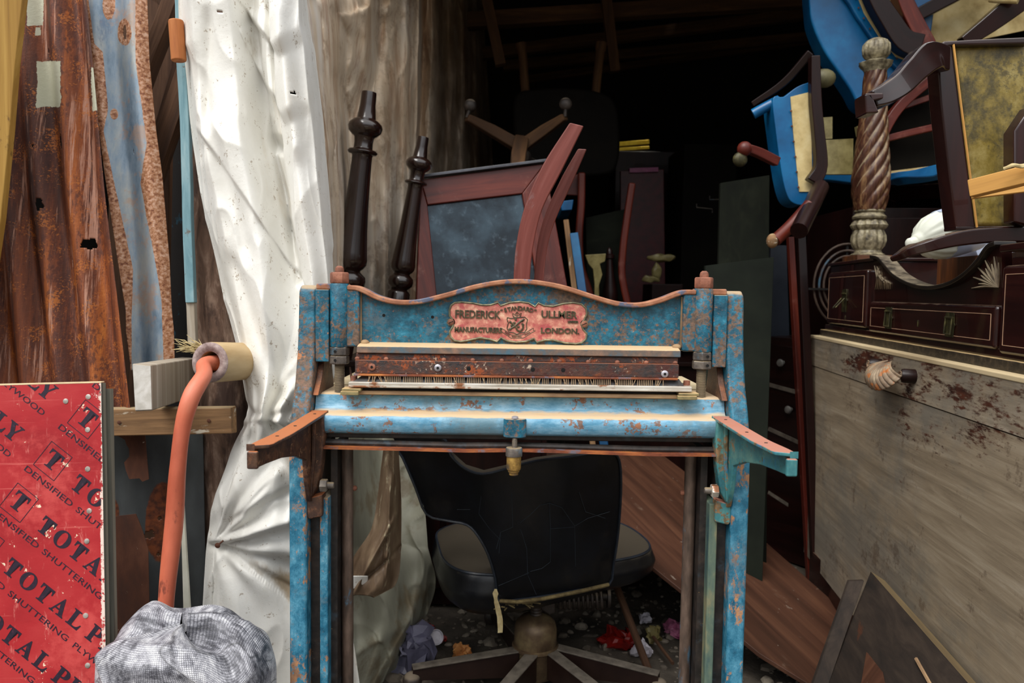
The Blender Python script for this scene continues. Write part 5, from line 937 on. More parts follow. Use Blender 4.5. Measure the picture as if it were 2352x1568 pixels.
# ================================================================ right: the pale chest with a drawer unit on it
dn = V(-.116 * 1.0, -1, 0)      # towards the camera along the chest front is (-.116, -1)
FX = lambda Y: 1.102 - .116 * (2.9 - Y) * 1.0
cp = plane(V(FX(2.9), 2.9, 0), V(FX(1.4), 1.4, 0), V(FX(2.9), 2.9, 1)); cn = cp[1] if cp[1].x > 0 else -cp[1]
dv = V(FX(2.9) - FX(1.4), 1.5, 0).normalized()   # away from camera along the front
ctop = R(1862, 772, cp).z; cY = R(1860, 900, cp).y
def cpt(Y, z, d=0): return V(FX(Y), Y, z) + cn * d
chest = thing('pale_chest', 'large pale weathered wooden chest with a carved shell handle, dark drawer unit on top', 'chest', tuple(cpt(2.1, 0)))
Yf, Yn = cY, 1.12; seam = R(1862, 836, cp).z
def stain(v, t):
    x, y = pxy(v)
    a = max(.62 * sm((x - 2120) / 90) * sm((960 + (x - 2120) * .3 - y) / 60), .5 * sm((x - 1980) / 50) * sm((900 + (x - 2000) * .3 - y) / 50), sm(1.35 - math.hypot((x - 2000) / 70, (y - 830) / 40)), sm(1.3 - math.hypot((x - 2260) / 110, (y - 900) / 50)), .8 * sm(1.3 - math.hypot((x - 2080) / 60, (y - 930) / 50)), .75 * sm(1.3 - math.hypot((x - 2200) / 200, (y - 1010) / 70)), .6 * sm(1.2 - math.hypot((x - 1950) / 30, (y - 860) / 30)))
    return a * .75
def face_grid(z0, z1, d, nu=60, nv=30):
    m = MB(); m.grid(nu, nv, lambda u, v: cpt(Yf + (Yn - Yf) * u, z0 + (z1 - z0) * v, d), lambda u, v: V((Yf - Yn) * u, (z1 - z0) * v, 0)); return m
m = face_grid(seam - .001, ctop - .004, -.002); rail_ = m.build('top_rail', 'chest_front', chest, attrs={'stain': stain})
m = face_grid(.10, seam - .004, 0, 80, 60); m.build('front_panel', 'chest_front', chest, attrs={'stain': lambda v, t: stain(v, t) * .8})
m = MB(); m.prism([cpt(Yf, .10, .003), cpt(Yn, .10, .003), cpt(Yn, ctop - .001, .003), cpt(Yf, ctop - .001, .003)], cn * .55, gx=dv); m.build('body', mat('chest_side', [(.3, '3c2a1c'), (.7, '5c4430')], 10, rough=.7), chest)
m = MB(); m.prism([cpt(Yf + .004, ctop - .006, -.004), cpt(Yn, ctop - .006, -.004), cpt(Yn, ctop - .006, .56), cpt(Yf + .004, ctop - .006, .56)], V(0, 0, .012), gx=dv); m.build('top_board', mat('dusty_top', [(.3, 'a08a68'), (.7, 'd8c49c')], 6, (.2, 1, 1), .8), chest, bevel=.003)
m = MB(); m.prism([cpt(Yf, .0, .03), cpt(Yn, .0, .03), cpt(Yn, .10, .03), cpt(Yf, .10, .03)], cn * .4, gx=dv); m.build('plinth', 'mahogany_dark', chest)
# carved shell handle
hc = R(2062, 862, cp); hM = Matrix((-dv, cn, V(0, 0, 1))).transposed()      # x to the right in the picture, y into the chest, z up
sh_ = MB(); nr = 13
def shell(u, v):
    th = (u - .5) * 2 * 1.30; k = .12 + .88 * v; rib = abs(math.cos(u * nr * PI)) ** .7
    Rr = .082 * (1 + .04 * rib * v); x = Rr * 1.5 * k * math.sin(th); z = .040 - Rr * .92 * k * math.cos(th) ** .75
    y = -.004 - .062 * math.sin(PI * (.10 + .62 * k)) * math.cos(th * .95) ** .6 - .006 * rib * v
    return hc + hM @ V(x, y, z)
sh_.grid(156, 24, shell); hd = sh_.build('shell_handle', mat('carved_shell', [(.3, '6c5444'), (.5, '94806a'), (.7, 'bca88c')], 18, (1, 1, 1), .5, 0, .3, layers=[dict(scale=24, fine=(90, .4), lo=.54, hi=.58, col='b8703c'), dict(scale=14, lo=.55, hi=.7, col='3a2824', amt=.7)]), chest, solid=.004, ang=50)
for sx, zz in ((-1, .006), (1, .0)):
    c0 = hc + hM @ V(sx * .118, 0, .010 + zz); m = MB(); m.lathe([(.008, 0), (.016, .002), (.0175, .008), (.0175, .038), (.013, .046)], c0 + hM @ V(-.01, -.032, 0), c0 + hM @ V(0, .01, 0), 24); m.build('scroll', 'mahogany_dark', hd)
    m = MB(); p = c0 + hM @ V(-.01, -.0325, 0); m.tube([p + hM @ V(math.cos(t) * .012 * (1 - t / 14), 0, math.sin(t) * .012 * (1 - t / 14)) for t in [i * .5 for i in range(24)]], .0016, 6); m.build('scroll_carving', 'carved_shell', hd)
# ---- drawer unit (gallery) standing on the chest
db = ctop + .006; GU = thing('drawer_unit', 'dark mahogany dressing drawer unit with a scooped centre and brass handles', 'drawer unit', tuple(cpt(2.3, db, .2)))
d0 = .045                                                # set back from the chest front
gp = plane(cpt(2.9, 0, d0), cpt(1.4, 0, d0), cpt(2.9, 1, d0)); G = lambda a, b: R(a, b, gp)
def gY(px, py=680): return G(px, py).y
def gz(px, py): return G(px, py).z
def gpt(Y, z, d=0): return cpt(Y, z, d0 + d)
YL = gY(1905); YR = 1.28
def gbox(Y0, Y1, z0, z1, dd0, dd1, mt, name, par=GU, bev=.003, gx=None):
    m = MB(); m.prism([gpt(Y0, z0, dd0), gpt(Y1, z0, dd0), gpt(Y1, z1, dd0), gpt(Y0, z1, dd0)], cn * (dd1 - dd0), gx=gx or dv); return m.build(name, mt, par, bevel=bev)
zt = gz(1920, 606); 
gbox(YL + .03, YR, db, db + .022, -.022, .34, mat('carved_moulding', [(.3, '1a1410'), (.5, '2c241c'), (.7, '4c4030')], 60, rough=.45, bump=.6, dust=('b89c6c', .6, .9)), 'base_moulding')
gbox(YL + .02, YR, db + .022, db + .04, -.008, .34, 'dresser_wood', 'base_step')
zb = db + .04
y1, y2, y3 = gY(2005), gY(2306), gY(2316)
# carcass fronts: left case, centre with scoop, right case
gbox(YL, y1, zb, zt - .006, 0, .30, 'dresser_wood', 'left_case'); gbox(YL + .012, y1 - .006, zt - .006, zt + .004, -.010, .31, 'dresser_wood', 'case_top')
zs = gz(2150, 700); 
scp = [(2008, 592), (2025, 596), (2040, 612), (2060, 634), (2085, 650), (2115, 661), (2150, 664), (2190, 655), (2225, 635), (2255, 606), (2280, 572), (2300, 563)]
sc3 = [G(a, b) for a, b in scp]; scs = smooth(sc3, 5)
m = MB(); m.prism([gpt(gY(2008), zb + .05, 0)] + scs + [gpt(gY(2306), zb + .05, 0)], cn * .02, gx=dv); scf = m.build('scooped_front', 'dresser_wood', GU)
m = MB(); m.bar([p + cn * .008 + V(0, 0, .004) for p in scs], .045, .010, (0, 0, 1)); m.build('scoop_rim', mat('rim_dusty', [(.3, '14100e'), (.7, '282018')], 20, rough=.35, dust=('8a7c64', .75, .85)), GU, bevel=.003)
def leaf(parent, pts):
    m = MB()
    for ps in pts: m.tube(smooth([G(*p) - cn * .002 for p in ps], 4), [.0012 + .0016 * math.sin(PI * i / (len(ps) * 4 - 4)) for i in range((len(ps) - 1) * 4 + 1)], 6)
    m.build('carved_leaves', mat('leaf_carving', [(.3, '2a2018'), (.7, '6c5a44')], 40, rough=.35, dust=('b0a084', .2, .6)) if 'leaf_carving' not in MATS else 'leaf_carving', parent)
lv = []
for i in range(9):
    a = i / 8; lv.append([(2012 + a * 34, 664), (2012 + a * 30 + 4, 650 - (1 - a) * 12), (2014 + a * 26 - 4 + 8 * (i % 2), 636 - (1 - a) * 26 + a * 14)])
lv += [[(2014, 640), (2022, 628), (2016, 612)], [(2014, 625), (2026, 640), (2034, 650)]]; leaf(scf, lv)
lv = []
for i in range(10):
    a = i / 9 * PI * .5; lv.append([(2296, 660), (2296 - math.cos(a) * 30, 650 - math.sin(a) * 30 + 8), (2296 - math.cos(a) * 62 * (1 - .25 * (i % 2)), 662 - math.sin(a) * 74 * (1 - .2 * (i % 2)))])
leaf(scf, lv)
# scraped back board seen through the scoop
m = MB(); m.prism([gpt(gY(2045), zb + .02, .12), gpt(gY(2330), zb + .02, .12), gpt(gY(2330), gz(2100, 592), .12), gpt(gY(2045), gz(2060, 592), .12)], cn * .012, gx=(0, 0, 1)); m.build('back_board', 'scraped_wood', GU)
gbox(y1, y2, zb, zb + .055, .004, .30, 'dresser_wood', 'centre_case')
gbox(y3, YR, zb, gz(2330, 590), 0, .30, 'dresser_wood', 'right_case'); gbox(y2 + .01, YR, gz(2330, 577), gz(2330, 560), -.012, .31, 'dresser_wood', 'case_top')
def drawer(a0, a1, ztl, zbl, ztr, zbr, par=GU, nm='drawer'):
    # corners given in the frame, projected onto the drawer front plane
    P = [G(a0, ztl), G(a1, ztr), G(a1, zbr), G(a0, zbl)]; zt_ = (P[0].z + P[1].z) / 2; zb_ = (P[2].z + P[3].z) / 2; Y0, Y1 = P[0].y, P[1].y
    m = MB(); m.prism([gpt(Y0, zb_, -.016), gpt(Y1, zb_, -.016), gpt(Y1, zt_, -.016), gpt(Y0, zt_, -.016)], cn * .05, gx=dv); dr = m.build(nm, 'dresser_wood', par, bevel=.009, bseg=3)
    m = MB(); b_ = .018
    for pa, pb in (((Y0 - b_, zb_ + b_), (Y1 + b_, zb_ + b_)), ((Y1 + b_, zb_ + b_), (Y1 + b_, zt_ - b_)), ((Y1 + b_, zt_ - b_), (Y0 - b_, zt_ - b_)), ((Y0 - b_, zt_ - b_), (Y0 - b_, zb_ + b_))):
        m.tube([gpt(pa[0], pa[1], -.0162), gpt(pb[0], pb[1], -.0162)], .0008, 5)
    m.build('inlay_line', mat('inlay', [(.3, '8a6a54'), (.7, 'b08c70')], 20) if 'inlay' not in MATS else 'inlay', dr); return dr
def brass(px_, py_, par, hang=True, w_=.052, h_=.060):
    c0 = G(px_, py_) - cn * .017; M_ = hM
    out_ = [(-.5, .42), (-.42, .5), (.42, .5), (.5, .42), (.5, .1), (.62, 0), (.5, -.12), (.46, -.5), (-.46, -.5), (-.5, -.12), (-.62, 0), (-.5, .1)]
    m = MB(); m.prism([c0 + M_ @ V(a * w_, 0, b * h_) for a, b in out_], -cn * .0015); pl = m.build('brass_plate', 'brass_old', par)
    m = MB(); hw = w_ * .36
    if hang: ps = [(-hw, 0, .30 * h_), (-hw, -.003, -.38 * h_), (hw, -.003, -.38 * h_), (hw, 0, .30 * h_)]
    else: ps = [(-hw, -.002, .1 * h_), (-hw * 1.1, -.028, -.35 * h_), (hw * .9, -.028, -.30 * h_), (hw, -.002, .1 * h_)]
    m.tube([c0 + M_ @ V(a, b - .003, c) for a, b, c in ps], .0022, 8); m.tube([c0 + M_ @ V(-hw * 1.2, -.003, .3 * h_), c0 + M_ @ V(hw * 1.2, -.003, .3 * h_)], .0026, 8)
    m.build('drop_handle', 'brass_old', par)
def keyhole(px_, py_, par):
    p = G(px_, py_) - cn * .0165; m = MB(); m.prism([p + hM @ V(a, 0, b) for a, b in ((-.0022, -.009), (.0022, -.009), (.0026, .004), (0, .008), (-.0026, .004))], -cn * .0008); m.build('keyhole', 'brass_old', par)
d1 = drawer(1912, 2002, 626, 745, 620, 752); brass(1952, 690, d1, False, .05, .075); keyhole(1953, 730, d1)
d2 = drawer(2008, 2304, 692, 760, 702, 806); brass(2056, 730, d2); brass(2200, 746, d2, True, .046, .055); keyhole(2124, 742, d2)
d3 = drawer(2318, 2420, 608, 812, 606, 830)
# twisted bedpost standing on the left case
bpY_ = YL - .075; pb = gpt(bpY_, zt + .004, .10); base_ = thing('twisted_bedpost', 'carved barley twist bedpost with a fluted knob on the dark drawer unit', 'bedpost', tuple(pb))
kz = (W(1936, 88, pb.y).z - pb.z) / 502.0     # metres for each picture row
m = MB(); m.box(pb + V(0, 0, .012), (.125, .125, .024)); m.build('square_block', 'scraped_wood', base_, bevel=.002)
zr = lambda py: (590 - py) * kz
def pr_(lst): return [(r * kz, zr(y)) for r, y in lst]
m = MB(); m.lathe(pr_([(36, 576), (38, 572), (30, 567), (28, 562), (30, 558)]), pb, n=32); m.build('foot_ring', 'carved_dusty', base_)
m = MB(); m.lathe(pr_([(27, 560), (33, 552), (36, 540), (35, 528), (30, 516), (35, 512), (38, 505), (33, 496), (28, 492)]), pb, n=96, rmod=lambda a, x, r: r * (1 + .07 * math.cos(a * 12))); m.build('leaf_vase', 'carved_dusty', base_)
m = MB(); m.lathe(pr_([(28, 494), (36, 490), (37, 486), (32, 481), (29, 477), (33, 474), (33, 471)]), pb, n=32); m.build('collar', 'carved_dusty', base_)
n_ = 110; pf = []
for i in range(n_ + 1):
    t = i / n_; y = 473 - t * 315; r = interp([(158, 23), (180, 25), (230, 27), (300, 33), (360, 38), (400, 41), (440, 39), (473, 32)], y)[0]; pf.append((r * kz, zr(y)))
m = MB(); m.lathe(pf, pb, n=120, rmod=lambda a, x, r: r * (.90 + .10 * abs(math.sin((a - x * 13) * 4.5)) ** .7 * 1.3)); m.build('twisted_shaft', 'carved_post', base_, ang=80)
m = MB(); m.lathe(pr_([(23, 162), (26, 155), (33, 148), (36, 142), (29, 139), (20, 137)]), pb, n=64, rmod=lambda a, x, r: r * (1 + .05 * math.cos(a * 8))); m.build('leaf_collar', 'carved_dusty', base_)
m = MB(); m.lathe(pr_([(18, 138), (17, 134), (24, 130), (29, 122), (30, 112), (29, 102), (22, 93), (12, 88), (5, 86)]), pb, n=96, rmod=lambda a, x, r: r * (.92 + .10 * abs(math.sin(a * 7)) ** .6)); m.build('fluted_knob', 'carved_dusty', base_, ang=80)
# ---- dark framed mirror lying behind the post
pmr = plane(cpt(2.72, 0, .42), cpt(1.4, 0, .30), cpt(2.72, 1, .50)); H = lambda a, b: R(a, b, pmr)
dm = thing('dresser_mirror', 'dark framed dressing mirror lying behind the bedpost and under the chairs', 'mirror', tuple(V(*H(2080, 590).xy, db + .01)))
for nm, ps in (('top_rail', [(1985, 432), (2200, 418), (2200, 455), (2052, 462)]), ('stile', [(1985, 432), (2052, 462), (2058, 620), (2010, 640)]), ('stile', [(2200, 418), (2260, 415), (2260, 640), (2200, 640)])):
    m = MB(); m.prism([H(*p) for p in ps], cn * .03, gx=H(*ps[1]) - H(*ps[0])); m.build(nm, 'dresser_wood', dm, bevel=.005)
m = MB(); m.prism([H(*p) + cn * .012 for p in ((2045, 458), (2204, 450), (2204, 635), (2050, 620))], cn * .005); m.build('mirror_glass', mat('dark_mirror', [(.3, '06070a'), (.7, '14161c')], 5, rough=.2, metal=.4, bump=0), dm)
# ---- wall lamp body: ribbed white bowl, and a white pail
wl = thing('white_lamp', 'cream ribbed bowl lamp lying on its side on the dark drawer unit', 'lamp', tuple(W(2160, 545, 2.0)))
a0, a1 = W(2084, 562, 1.98), W(2230, 520, 2.02); k = (a1 - a0).length / 152
m = MB(); m.lathe([(4 * k, 0), (10 * k, 3 * k), (12 * k, 6 * k), (12 * k, 18 * k), (16 * k, 20 * k), (17 * k, 26 * k), (22 * k, 29 * k), (34 * k, 40 * k), (43 * k, 56 * k), (47 * k, 74 * k), (48 * k, 80 * k)], a0, a1, 96, rmod=lambda a, x, r: r * (1 + .025 * math.cos(a * 16) * (x > 30 * k))); m.build('ribbed_bowl', 'white_enamel', wl, ang=60)
m = MB(); m.lathe([(49 * k, 79 * k), (50 * k, 82 * k), (50 * k, 150 * k), (40 * k, 158 * k)], a0, a1, 48); m.build('blue_white_band', 'pail_white', wl)
m = MB(); a0, a1 = W(2200, 572, 2.25), W(2300, 562, 2.05); k = .0011; m.lathe([(.02, 0), (.05, .004), (.055, .012), (.06, .17), (.055, .18)], a0, a1, 36); tag(m.build('white_pail', 'pail_white'), 'small pale plastic pail lying under the gold chair on the drawer unit', 'pail')
# ================================================================ gold upholstered chair
gc = thing('gold_chair', 'dark wooden armchair with a worn gold vinyl back stacked on the drawer unit', 'chair', tuple(V(*W(2250, 530, 1.75).xy, W(2250, 572, 1.75).z)))
SCF = {}
def fr_(pts, w_, h_, name, mt, par, up=(0, -1, 0), bev=.004, n=5):
    kk = SCF.get(par.name, 1); w_ = [x * kk for x in w_] if isinstance(w_, list) else w_ * kk; h_ = h_ * kk
    P = P3(*pts); P = smooth(P, n) if len(P) > 2 else P; k = len(P)
    ex = lambda w: w if not isinstance(w, (list, tuple)) else [interp([(i / (len(w) - 1), x) for i, x in enumerate(w)], j / (k - 1))[0] for j in range(k)]
    m = MB(); m.bar(P, ex(w_), ex(h_), up); return m.build(name, mt, par, bevel=bev)
Yg = 1.72
m = MB(); gx = [(2190, 104), (2362, 96), (2362, 522), (2238, 520), (2225, 400), (2206, 230)]
gv = [W(a, b, Yg + .015) for a, b in gx]; m.prism(gv, V(0, .03, 0), gx=(0, 0, 1)); m.build('back_pad', 'gold_vinyl', gc, bevel=.012, bseg=3)
m = MB(); m.prism(P3((2152, 108, Yg), (2188, 100, Yg), (2204, 230, Yg), (2226, 400, Yg), (2242, 522, Yg), (2196, 524, Yg), (2180, 400, Yg), (2162, 240, Yg)), V(0, .05, 0), gx=(0, 0, 1)); m.build('back_stile', 'dresser_wood', gc, bevel=.004)
m = MB(); m.tube(P3((2190, 102, Yg - .003), (2206, 230, Yg - .003), (2228, 400, Yg - .003), (2244, 522, Yg - .003)), .0025, 6); m.build('welt', 'batten_gold', gc)
m = MB(); m.prism(P3((2150, 112, Yg - .005), (2170, 94, Yg - .005), (2240, 90, Yg - .005), (2370, 84, Yg - .005), (2370, 100, Yg - .005), (2190, 104, Yg - .005)), V(0, .06, 0), gx=(1, 0, 0)); m.build('top_rail', 'dresser_wood', gc, bevel=.004)
fr_([(2160, 140, Yg - .01), (2140, 135, Yg - .03), (2122, 140, Yg - .06), (2092, 168, Yg - .09), (2060, 200, Yg - .12), (2025, 222, Yg - .14), (1992, 234, Yg - .15)], [.05, .055, .06, .05, .045, .04, .032], .045, 'arm', 'dresser_wood', gc)
m = MB(); m.prism(P3((1987, 216, Yg - .18), (2003, 215, Yg - .18), (2020, 258, Yg - .18), (1990, 260, Yg - .18)), V(0, .05, 0)); m.prism(P3((1987, 214, Yg - .18), (2030, 213, Yg - .18), (2030, 226, Yg - .18), (2003, 232, Yg - .18)), V(0, .05, 0)); m.build('foot', 'dresser_wood', gc, bevel=.003)
fr_([(2060, 585, Yg + .05), (2110, 570, Yg), (2200, 548, Yg - .01), (2290, 540, Yg - .01), (2380, 540, Yg - .01)], [.012, .022, .032, .034, .034], .05, 'curved_rail', 'dresser_wood', gc)
m = MB(); m.prism(P3((2330, 300, Yg - .06), (2370, 240, Yg - .06), (2370, 520, Yg - .06), (2330, 510, Yg - .06)), V(0, .04, 0), gx=(0, 0, 1)); m.build('side_stile', 'dresser_wood', gc, bevel=.004)
m = MB(); m.prism(P3((2196, 520, Yg), (2380, 518, Yg), (2380, 530, Yg), (2196, 528, Yg)), V(0, .05, 0)); m.build('seat_rail', 'dresser_wood', gc, bevel=.002)
m = MB(); m.beam(W(2230, 434, 1.58), W(2375, 398, 1.50), .03, .034, w1=.032, h1=.034); tag(m.build('pine_batten', 'batten_gold', None, bevel=.002), 'clean golden pine batten sticking in across the gold chair back', 'batten')
m = MB(); m.beam(W(2234, 450, 1.62), W(2375, 432, 1.60), .02, .012); tag(m.build('pine_batten', 'batten_gold', None, bevel=.002), 'thinner pine batten just beneath the golden one', 'batten')
m = MB(); m.tube(smooth(P3((2305, 388, 1.5), (2325, 380, 1.49), (2345, 382, 1.49), (2370, 374, 1.48)), 8), .004, 8); m.noisy(.002, 80); tag(m.build('twine', 'straw'), 'frayed twine lying on top of the golden pine batten', 'twine')
# ================================================================ blue chairs
def shellpad(pts, Y, ext, name, mt, par, bev=.02, label=None):
    m = MB(); m.prism(smooth([W(a, b, Y if len(p) == 0 else p[0]) for a, b, *p in pts], 4, True), ext); return m.build(name, mt, par, bevel=bev, bseg=4)
bc = thing('blue_chair', 'upper blue vinyl chair upside down with its cream canvas underside showing', 'chair', tuple(W(2050, 240, 2.1)), 'blue vinyl chairs in the stack')
Yb = 2.95; SCF[bc.name] = 1.42
shellpad([(1862, -60), (1860, 20), (1868, 62), (1893, 118), (1925, 165), (1952, 205), (1972, 240), (1998, 246), (2035, 215), (2062, 190), (2076, 168), (2040, 140), (1990, 60), (1930, -20), (1925, -60)], Yb, V(.02, .12, .0), 'seat_shell', 'blue_vinyl', bc, .022)
shellpad([(1922, -60), (1952, 10), (1990, 70), (2030, 125), (2062, 158), (2080, 160), (2130, 120), (2130, -60)], Yb - .022, V(0, .02, 0), 'blue_border', 'blue_vinyl', bc, .006)
m = MB(); m.prism(P3((1950, -60, Yb - .026), (1985, 30, Yb - .026), (2020, 85, Yb - .026), (2058, 130, Yb - .026), (2085, 140, Yb - .026), (2092, 90, Yb - .026), (2060, -60, Yb - .026)), V(0, .006, 0)); cv = m.build('canvas_lining', 'canvas', bc, bevel=.001)
for a, b in ((1965, -5), (1972, 18), (1984, 42), (1998, 66), (2013, 88), (2028, 106), (2044, 122), (2060, 134)):
    m = MB(); p = W(a, b, Yb - .027); m.lathe([(.0035, 0), (.003, .0015)], p, p - V(0, .002, 0), 8); m.build('tack', 'rust_strip', cv)
m = MB(); m.box(W(2028, 73, Yb - .03), (.012, .004, .014)); m.build('webbing_clip', 'shell_yellow', bc, bevel=.001)
fr_([(1985, -60, Yb - .07), (2010, 0, Yb - .07), (2040, 50, Yb - .07), (2072, 95, Yb - .07), (2110, 110, Yb - .07)], [.04, .045, .05, .055, .06], .035, 'front_leg', 'mahogany_dark', bc)
fr_([(2050, -60, Yb - .05), (2080, 20, Yb - .05), (2125, 110, Yb - .05)], [.03, .04, .045], .035, 'side_rail', 'mahogany', bc)
fr_([(2060, 60, Yb - .04), (2190, -10, Yb - .06), (2280, -60, Yb - .08)], [.03, .035, .035], .03, 'cross_rail', 'mahogany_dark', bc)
m = MB(); m.prism(P3((2050, -60, Yb + .03), (2400, -60, Yb + .03), (2400, 60, Yb + .03), (2150, 112, Yb + .03), (2095, 100, Yb + .03)), V(0, .01, 0)); m.build('canvas_underside', 'canvas', bc)
fr_([(2210, 100, Yb - .15), (2285, 45, Yb - .18), (2390, -40, Yb - .22)], [.03, .045, .06], .04, 'rear_leg', 'dresser_wood', bc)
m = MB(); p0, p1 = W(2272, -4, Yb - .2), W(2330, 0, Yb - .25); m.lathe([(.008, 0), (.013, .002), (.014, .02), (.012, .09)], p0, p1, 14); m.build('leg_tip', 'canvas', bc)
b2 = thing('blue_chair', 'lower blue vinyl chair on its side with a cream lining left of the bedpost', 'chair', tuple(W(1830, 480, 2.6)), 'blue vinyl chairs in the stack')
Y2 = 2.68
shellpad([(1776, 226), (1800, 222), (1830, 200), (1858, 190), (1872, 200), (1876, 420), (1868, 455), (1845, 470), (1822, 466), (1808, 448), (1796, 400), (1782, 300)], Y2, V(0, .10, 0), 'back_shell', 'blue_vinyl', b2, .02)
m = MB(); m.prism(P3((1816, 222, Y2 - .004), (1856, 212, Y2 - .004), (1864, 300, Y2 - .004), (1866, 440, Y2 - .004), (1836, 440, Y2 - .004), (1830, 380, Y2 - .004), (1822, 300, Y2 - .004)), V(0, .01, 0)); cv = m.build('canvas_lining', 'canvas', b2)
for a, b in ((1817, 255), (1819, 290), (1823, 325), (1827, 360), (1830, 395), (1834, 430)):
    m = MB(); p = W(a, b, Y2 - .006); m.lathe([(.004, 0), (.003, .002)], p, p - V(0, .002, 0), 8); m.build('tack', 'rust_strip', cv)
fr_([(1870, 130, Y2 - .03), (1872, 230, Y2 - .03), (1878, 300, Y2 - .03), (1884, 380, Y2 - .03), (1866, 420, Y2 - .03)], [.03, .035, .035, .04, .05], .035, 'side_rail', 'mahogany_dark', b2)
m = MB(); m.tube(smooth(P3((1730, 262, Y2 + .05), (1755, 248, Y2 + .04), (1790, 230, Y2 + .03)), 5), .018, 12); m.build('arm_pad', 'blue_vinyl', b2)
fr_([(1728, 240, Y2 + .1), (1800, 190, Y2 + .05), (1862, 120, Y2)], [.02, .025, .025], .025, 'arm_rail', 'mahogany_dark', b2)
fr_([(1785, 372, Y2 - .1), (1745, 352, Y2 - .12), (1712, 340, Y2 - .14)], [.03, .03, .026], .03, 'leg', 'mahogany', b2)
m = MB(); m.ball(W(1710, 342, Y2 - .15), .024, 12); m.build('caster_socket', 'mahogany', b2)
m = MB(); m.ball(W(1700, 366, Y2 - .15), .024, 14, (1, .6, 1)); m.build('caster', 'brass_old', b2)
for i, (pts_, r) in enumerate([(((1885, 430, 2.62), (1860, 480, 2.5), (1835, 530, 2.4)), .027), (((1860, 470, 2.5), (1815, 520, 2.48), (1780, 552, 2.46)), .02)]):
    m = MB(); m.tube(smooth(P3(*pts_), 5), r, 12); m.build('leg', 'mahogany_dark' if i == 0 else 'mahogany', b2)
m = MB(); m.ball(W(1774, 553, 2.46), .023, 14, (.8, .9, 1)); m.build('caster', 'batten_old', b2)
b3 = thing('blue_chair', 'blue edged chair back lying between the bedpost and the gold chair', 'chair', tuple(W(2080, 428, 2.2)), 'blue vinyl chairs in the stack')
Y3 = 2.98; SCF[b3.name] = 1.27
m = MB(); m.bar(smooth(P3((2060, 215, Y3), (2010, 255, Y3), (1992, 310, Y3), (1984, 370, Y3), (1978, 395, Y3)), 6), .035, .05, (0, -1, 0)); m.build('blue_edge', mat('blue_dark', [(.3, '033a5e'), (.7, '06588c')], 8, rough=.4), b3, bevel=.01, bseg=3)
m = MB(); m.prism(P3((2050, 232, Y3 + .03), (2170, 180, Y3 + .03), (2200, 400, Y3 + .03), (1990, 400, Y3 + .03), (2010, 270, Y3 + .03)), V(0, .02, 0)); m.build('dark_back', 'seat_black', b3)
fr_([(2008, 372, Y3 - .03), (2030, 300, Y3 - .03), (2070, 240, Y3 - .03), (2140, 180, Y3 - .04)], .028, .03, 'curved_rail', 'mahogany', b3)
fr_([(2010, 325, Y3 - .02), (2090, 305, Y3 - .02), (2180, 285, Y3 - .02)], .02, .02, 'slat', 'mahogany', b3)
fr_([(2060, 250, Y3 - .02), (2170, 212, Y3 - .02)], .018, .02, 'slat', 'mahogany', b3)
m = MB(); m.bar(smooth(P3((1846, 430, 2.98), (1862, 412, 2.97), (1890, 405, 2.96), (1960, 412, 2.94), (2040, 412, 2.86), (2110, 404, 2.6), (2185, 388, 2.4)), 6), .03, [.02] * 8 + [.045] * 29, (0, -1, 0)) if False else m.bar(smooth(P3((1846, 430, 2.98), (1862, 412, 2.97), (1890, 405, 2.96), (1960, 412, 2.94), (2040, 412, 2.86), (2110, 404, 2.6), (2185, 388, 2.4)), 6), .034, .04, (0, -1, 0)); m.build('blue_arm', 'blue_vinyl', b3, bevel=.01, bseg=3)
m = MB(); m.prism(P3((1985, 400, Y3 + .02), (2190, 375, Y3 - .1), (2190, 395, Y3 - .1), (1990, 402, Y3 + .02)), V(0, .15, 0)); m.build('pale_edge', 'canvas', b3)
# pale latch pieces behind the bedpost
m = MB(); m.ball(W(1893, 180, 2.75), .04, 14, (1, .7, .8)); tag(m.build('wooden_knob', mat('olive_knob', [(.3, '3c3822'), (.7, '6a6440')], 20)), 'dull olive knob peeping out just left of the twisted bedpost', 'knob')
m = MB(); m.prism(P3((1884, 270, 2.8), (1912, 268, 2.8), (1912, 318, 2.8), (1886, 320, 2.8)), V(0, .02, 0)); m.prism(P3((1968, 290, 2.8), (1990, 280, 2.8), (1992, 300, 2.8), (1972, 312, 2.8)), V(0, .02, 0)); m.prism(P3((1884, 322, 2.8), (1960, 318, 2.8), (1960, 400, 2.8), (1884, 400, 2.8)), V(0, .02, 0)); tag(m.build('cream_panel', 'shell_yellow'), 'cream board fragments showing behind the twisted bedpost', 'board')
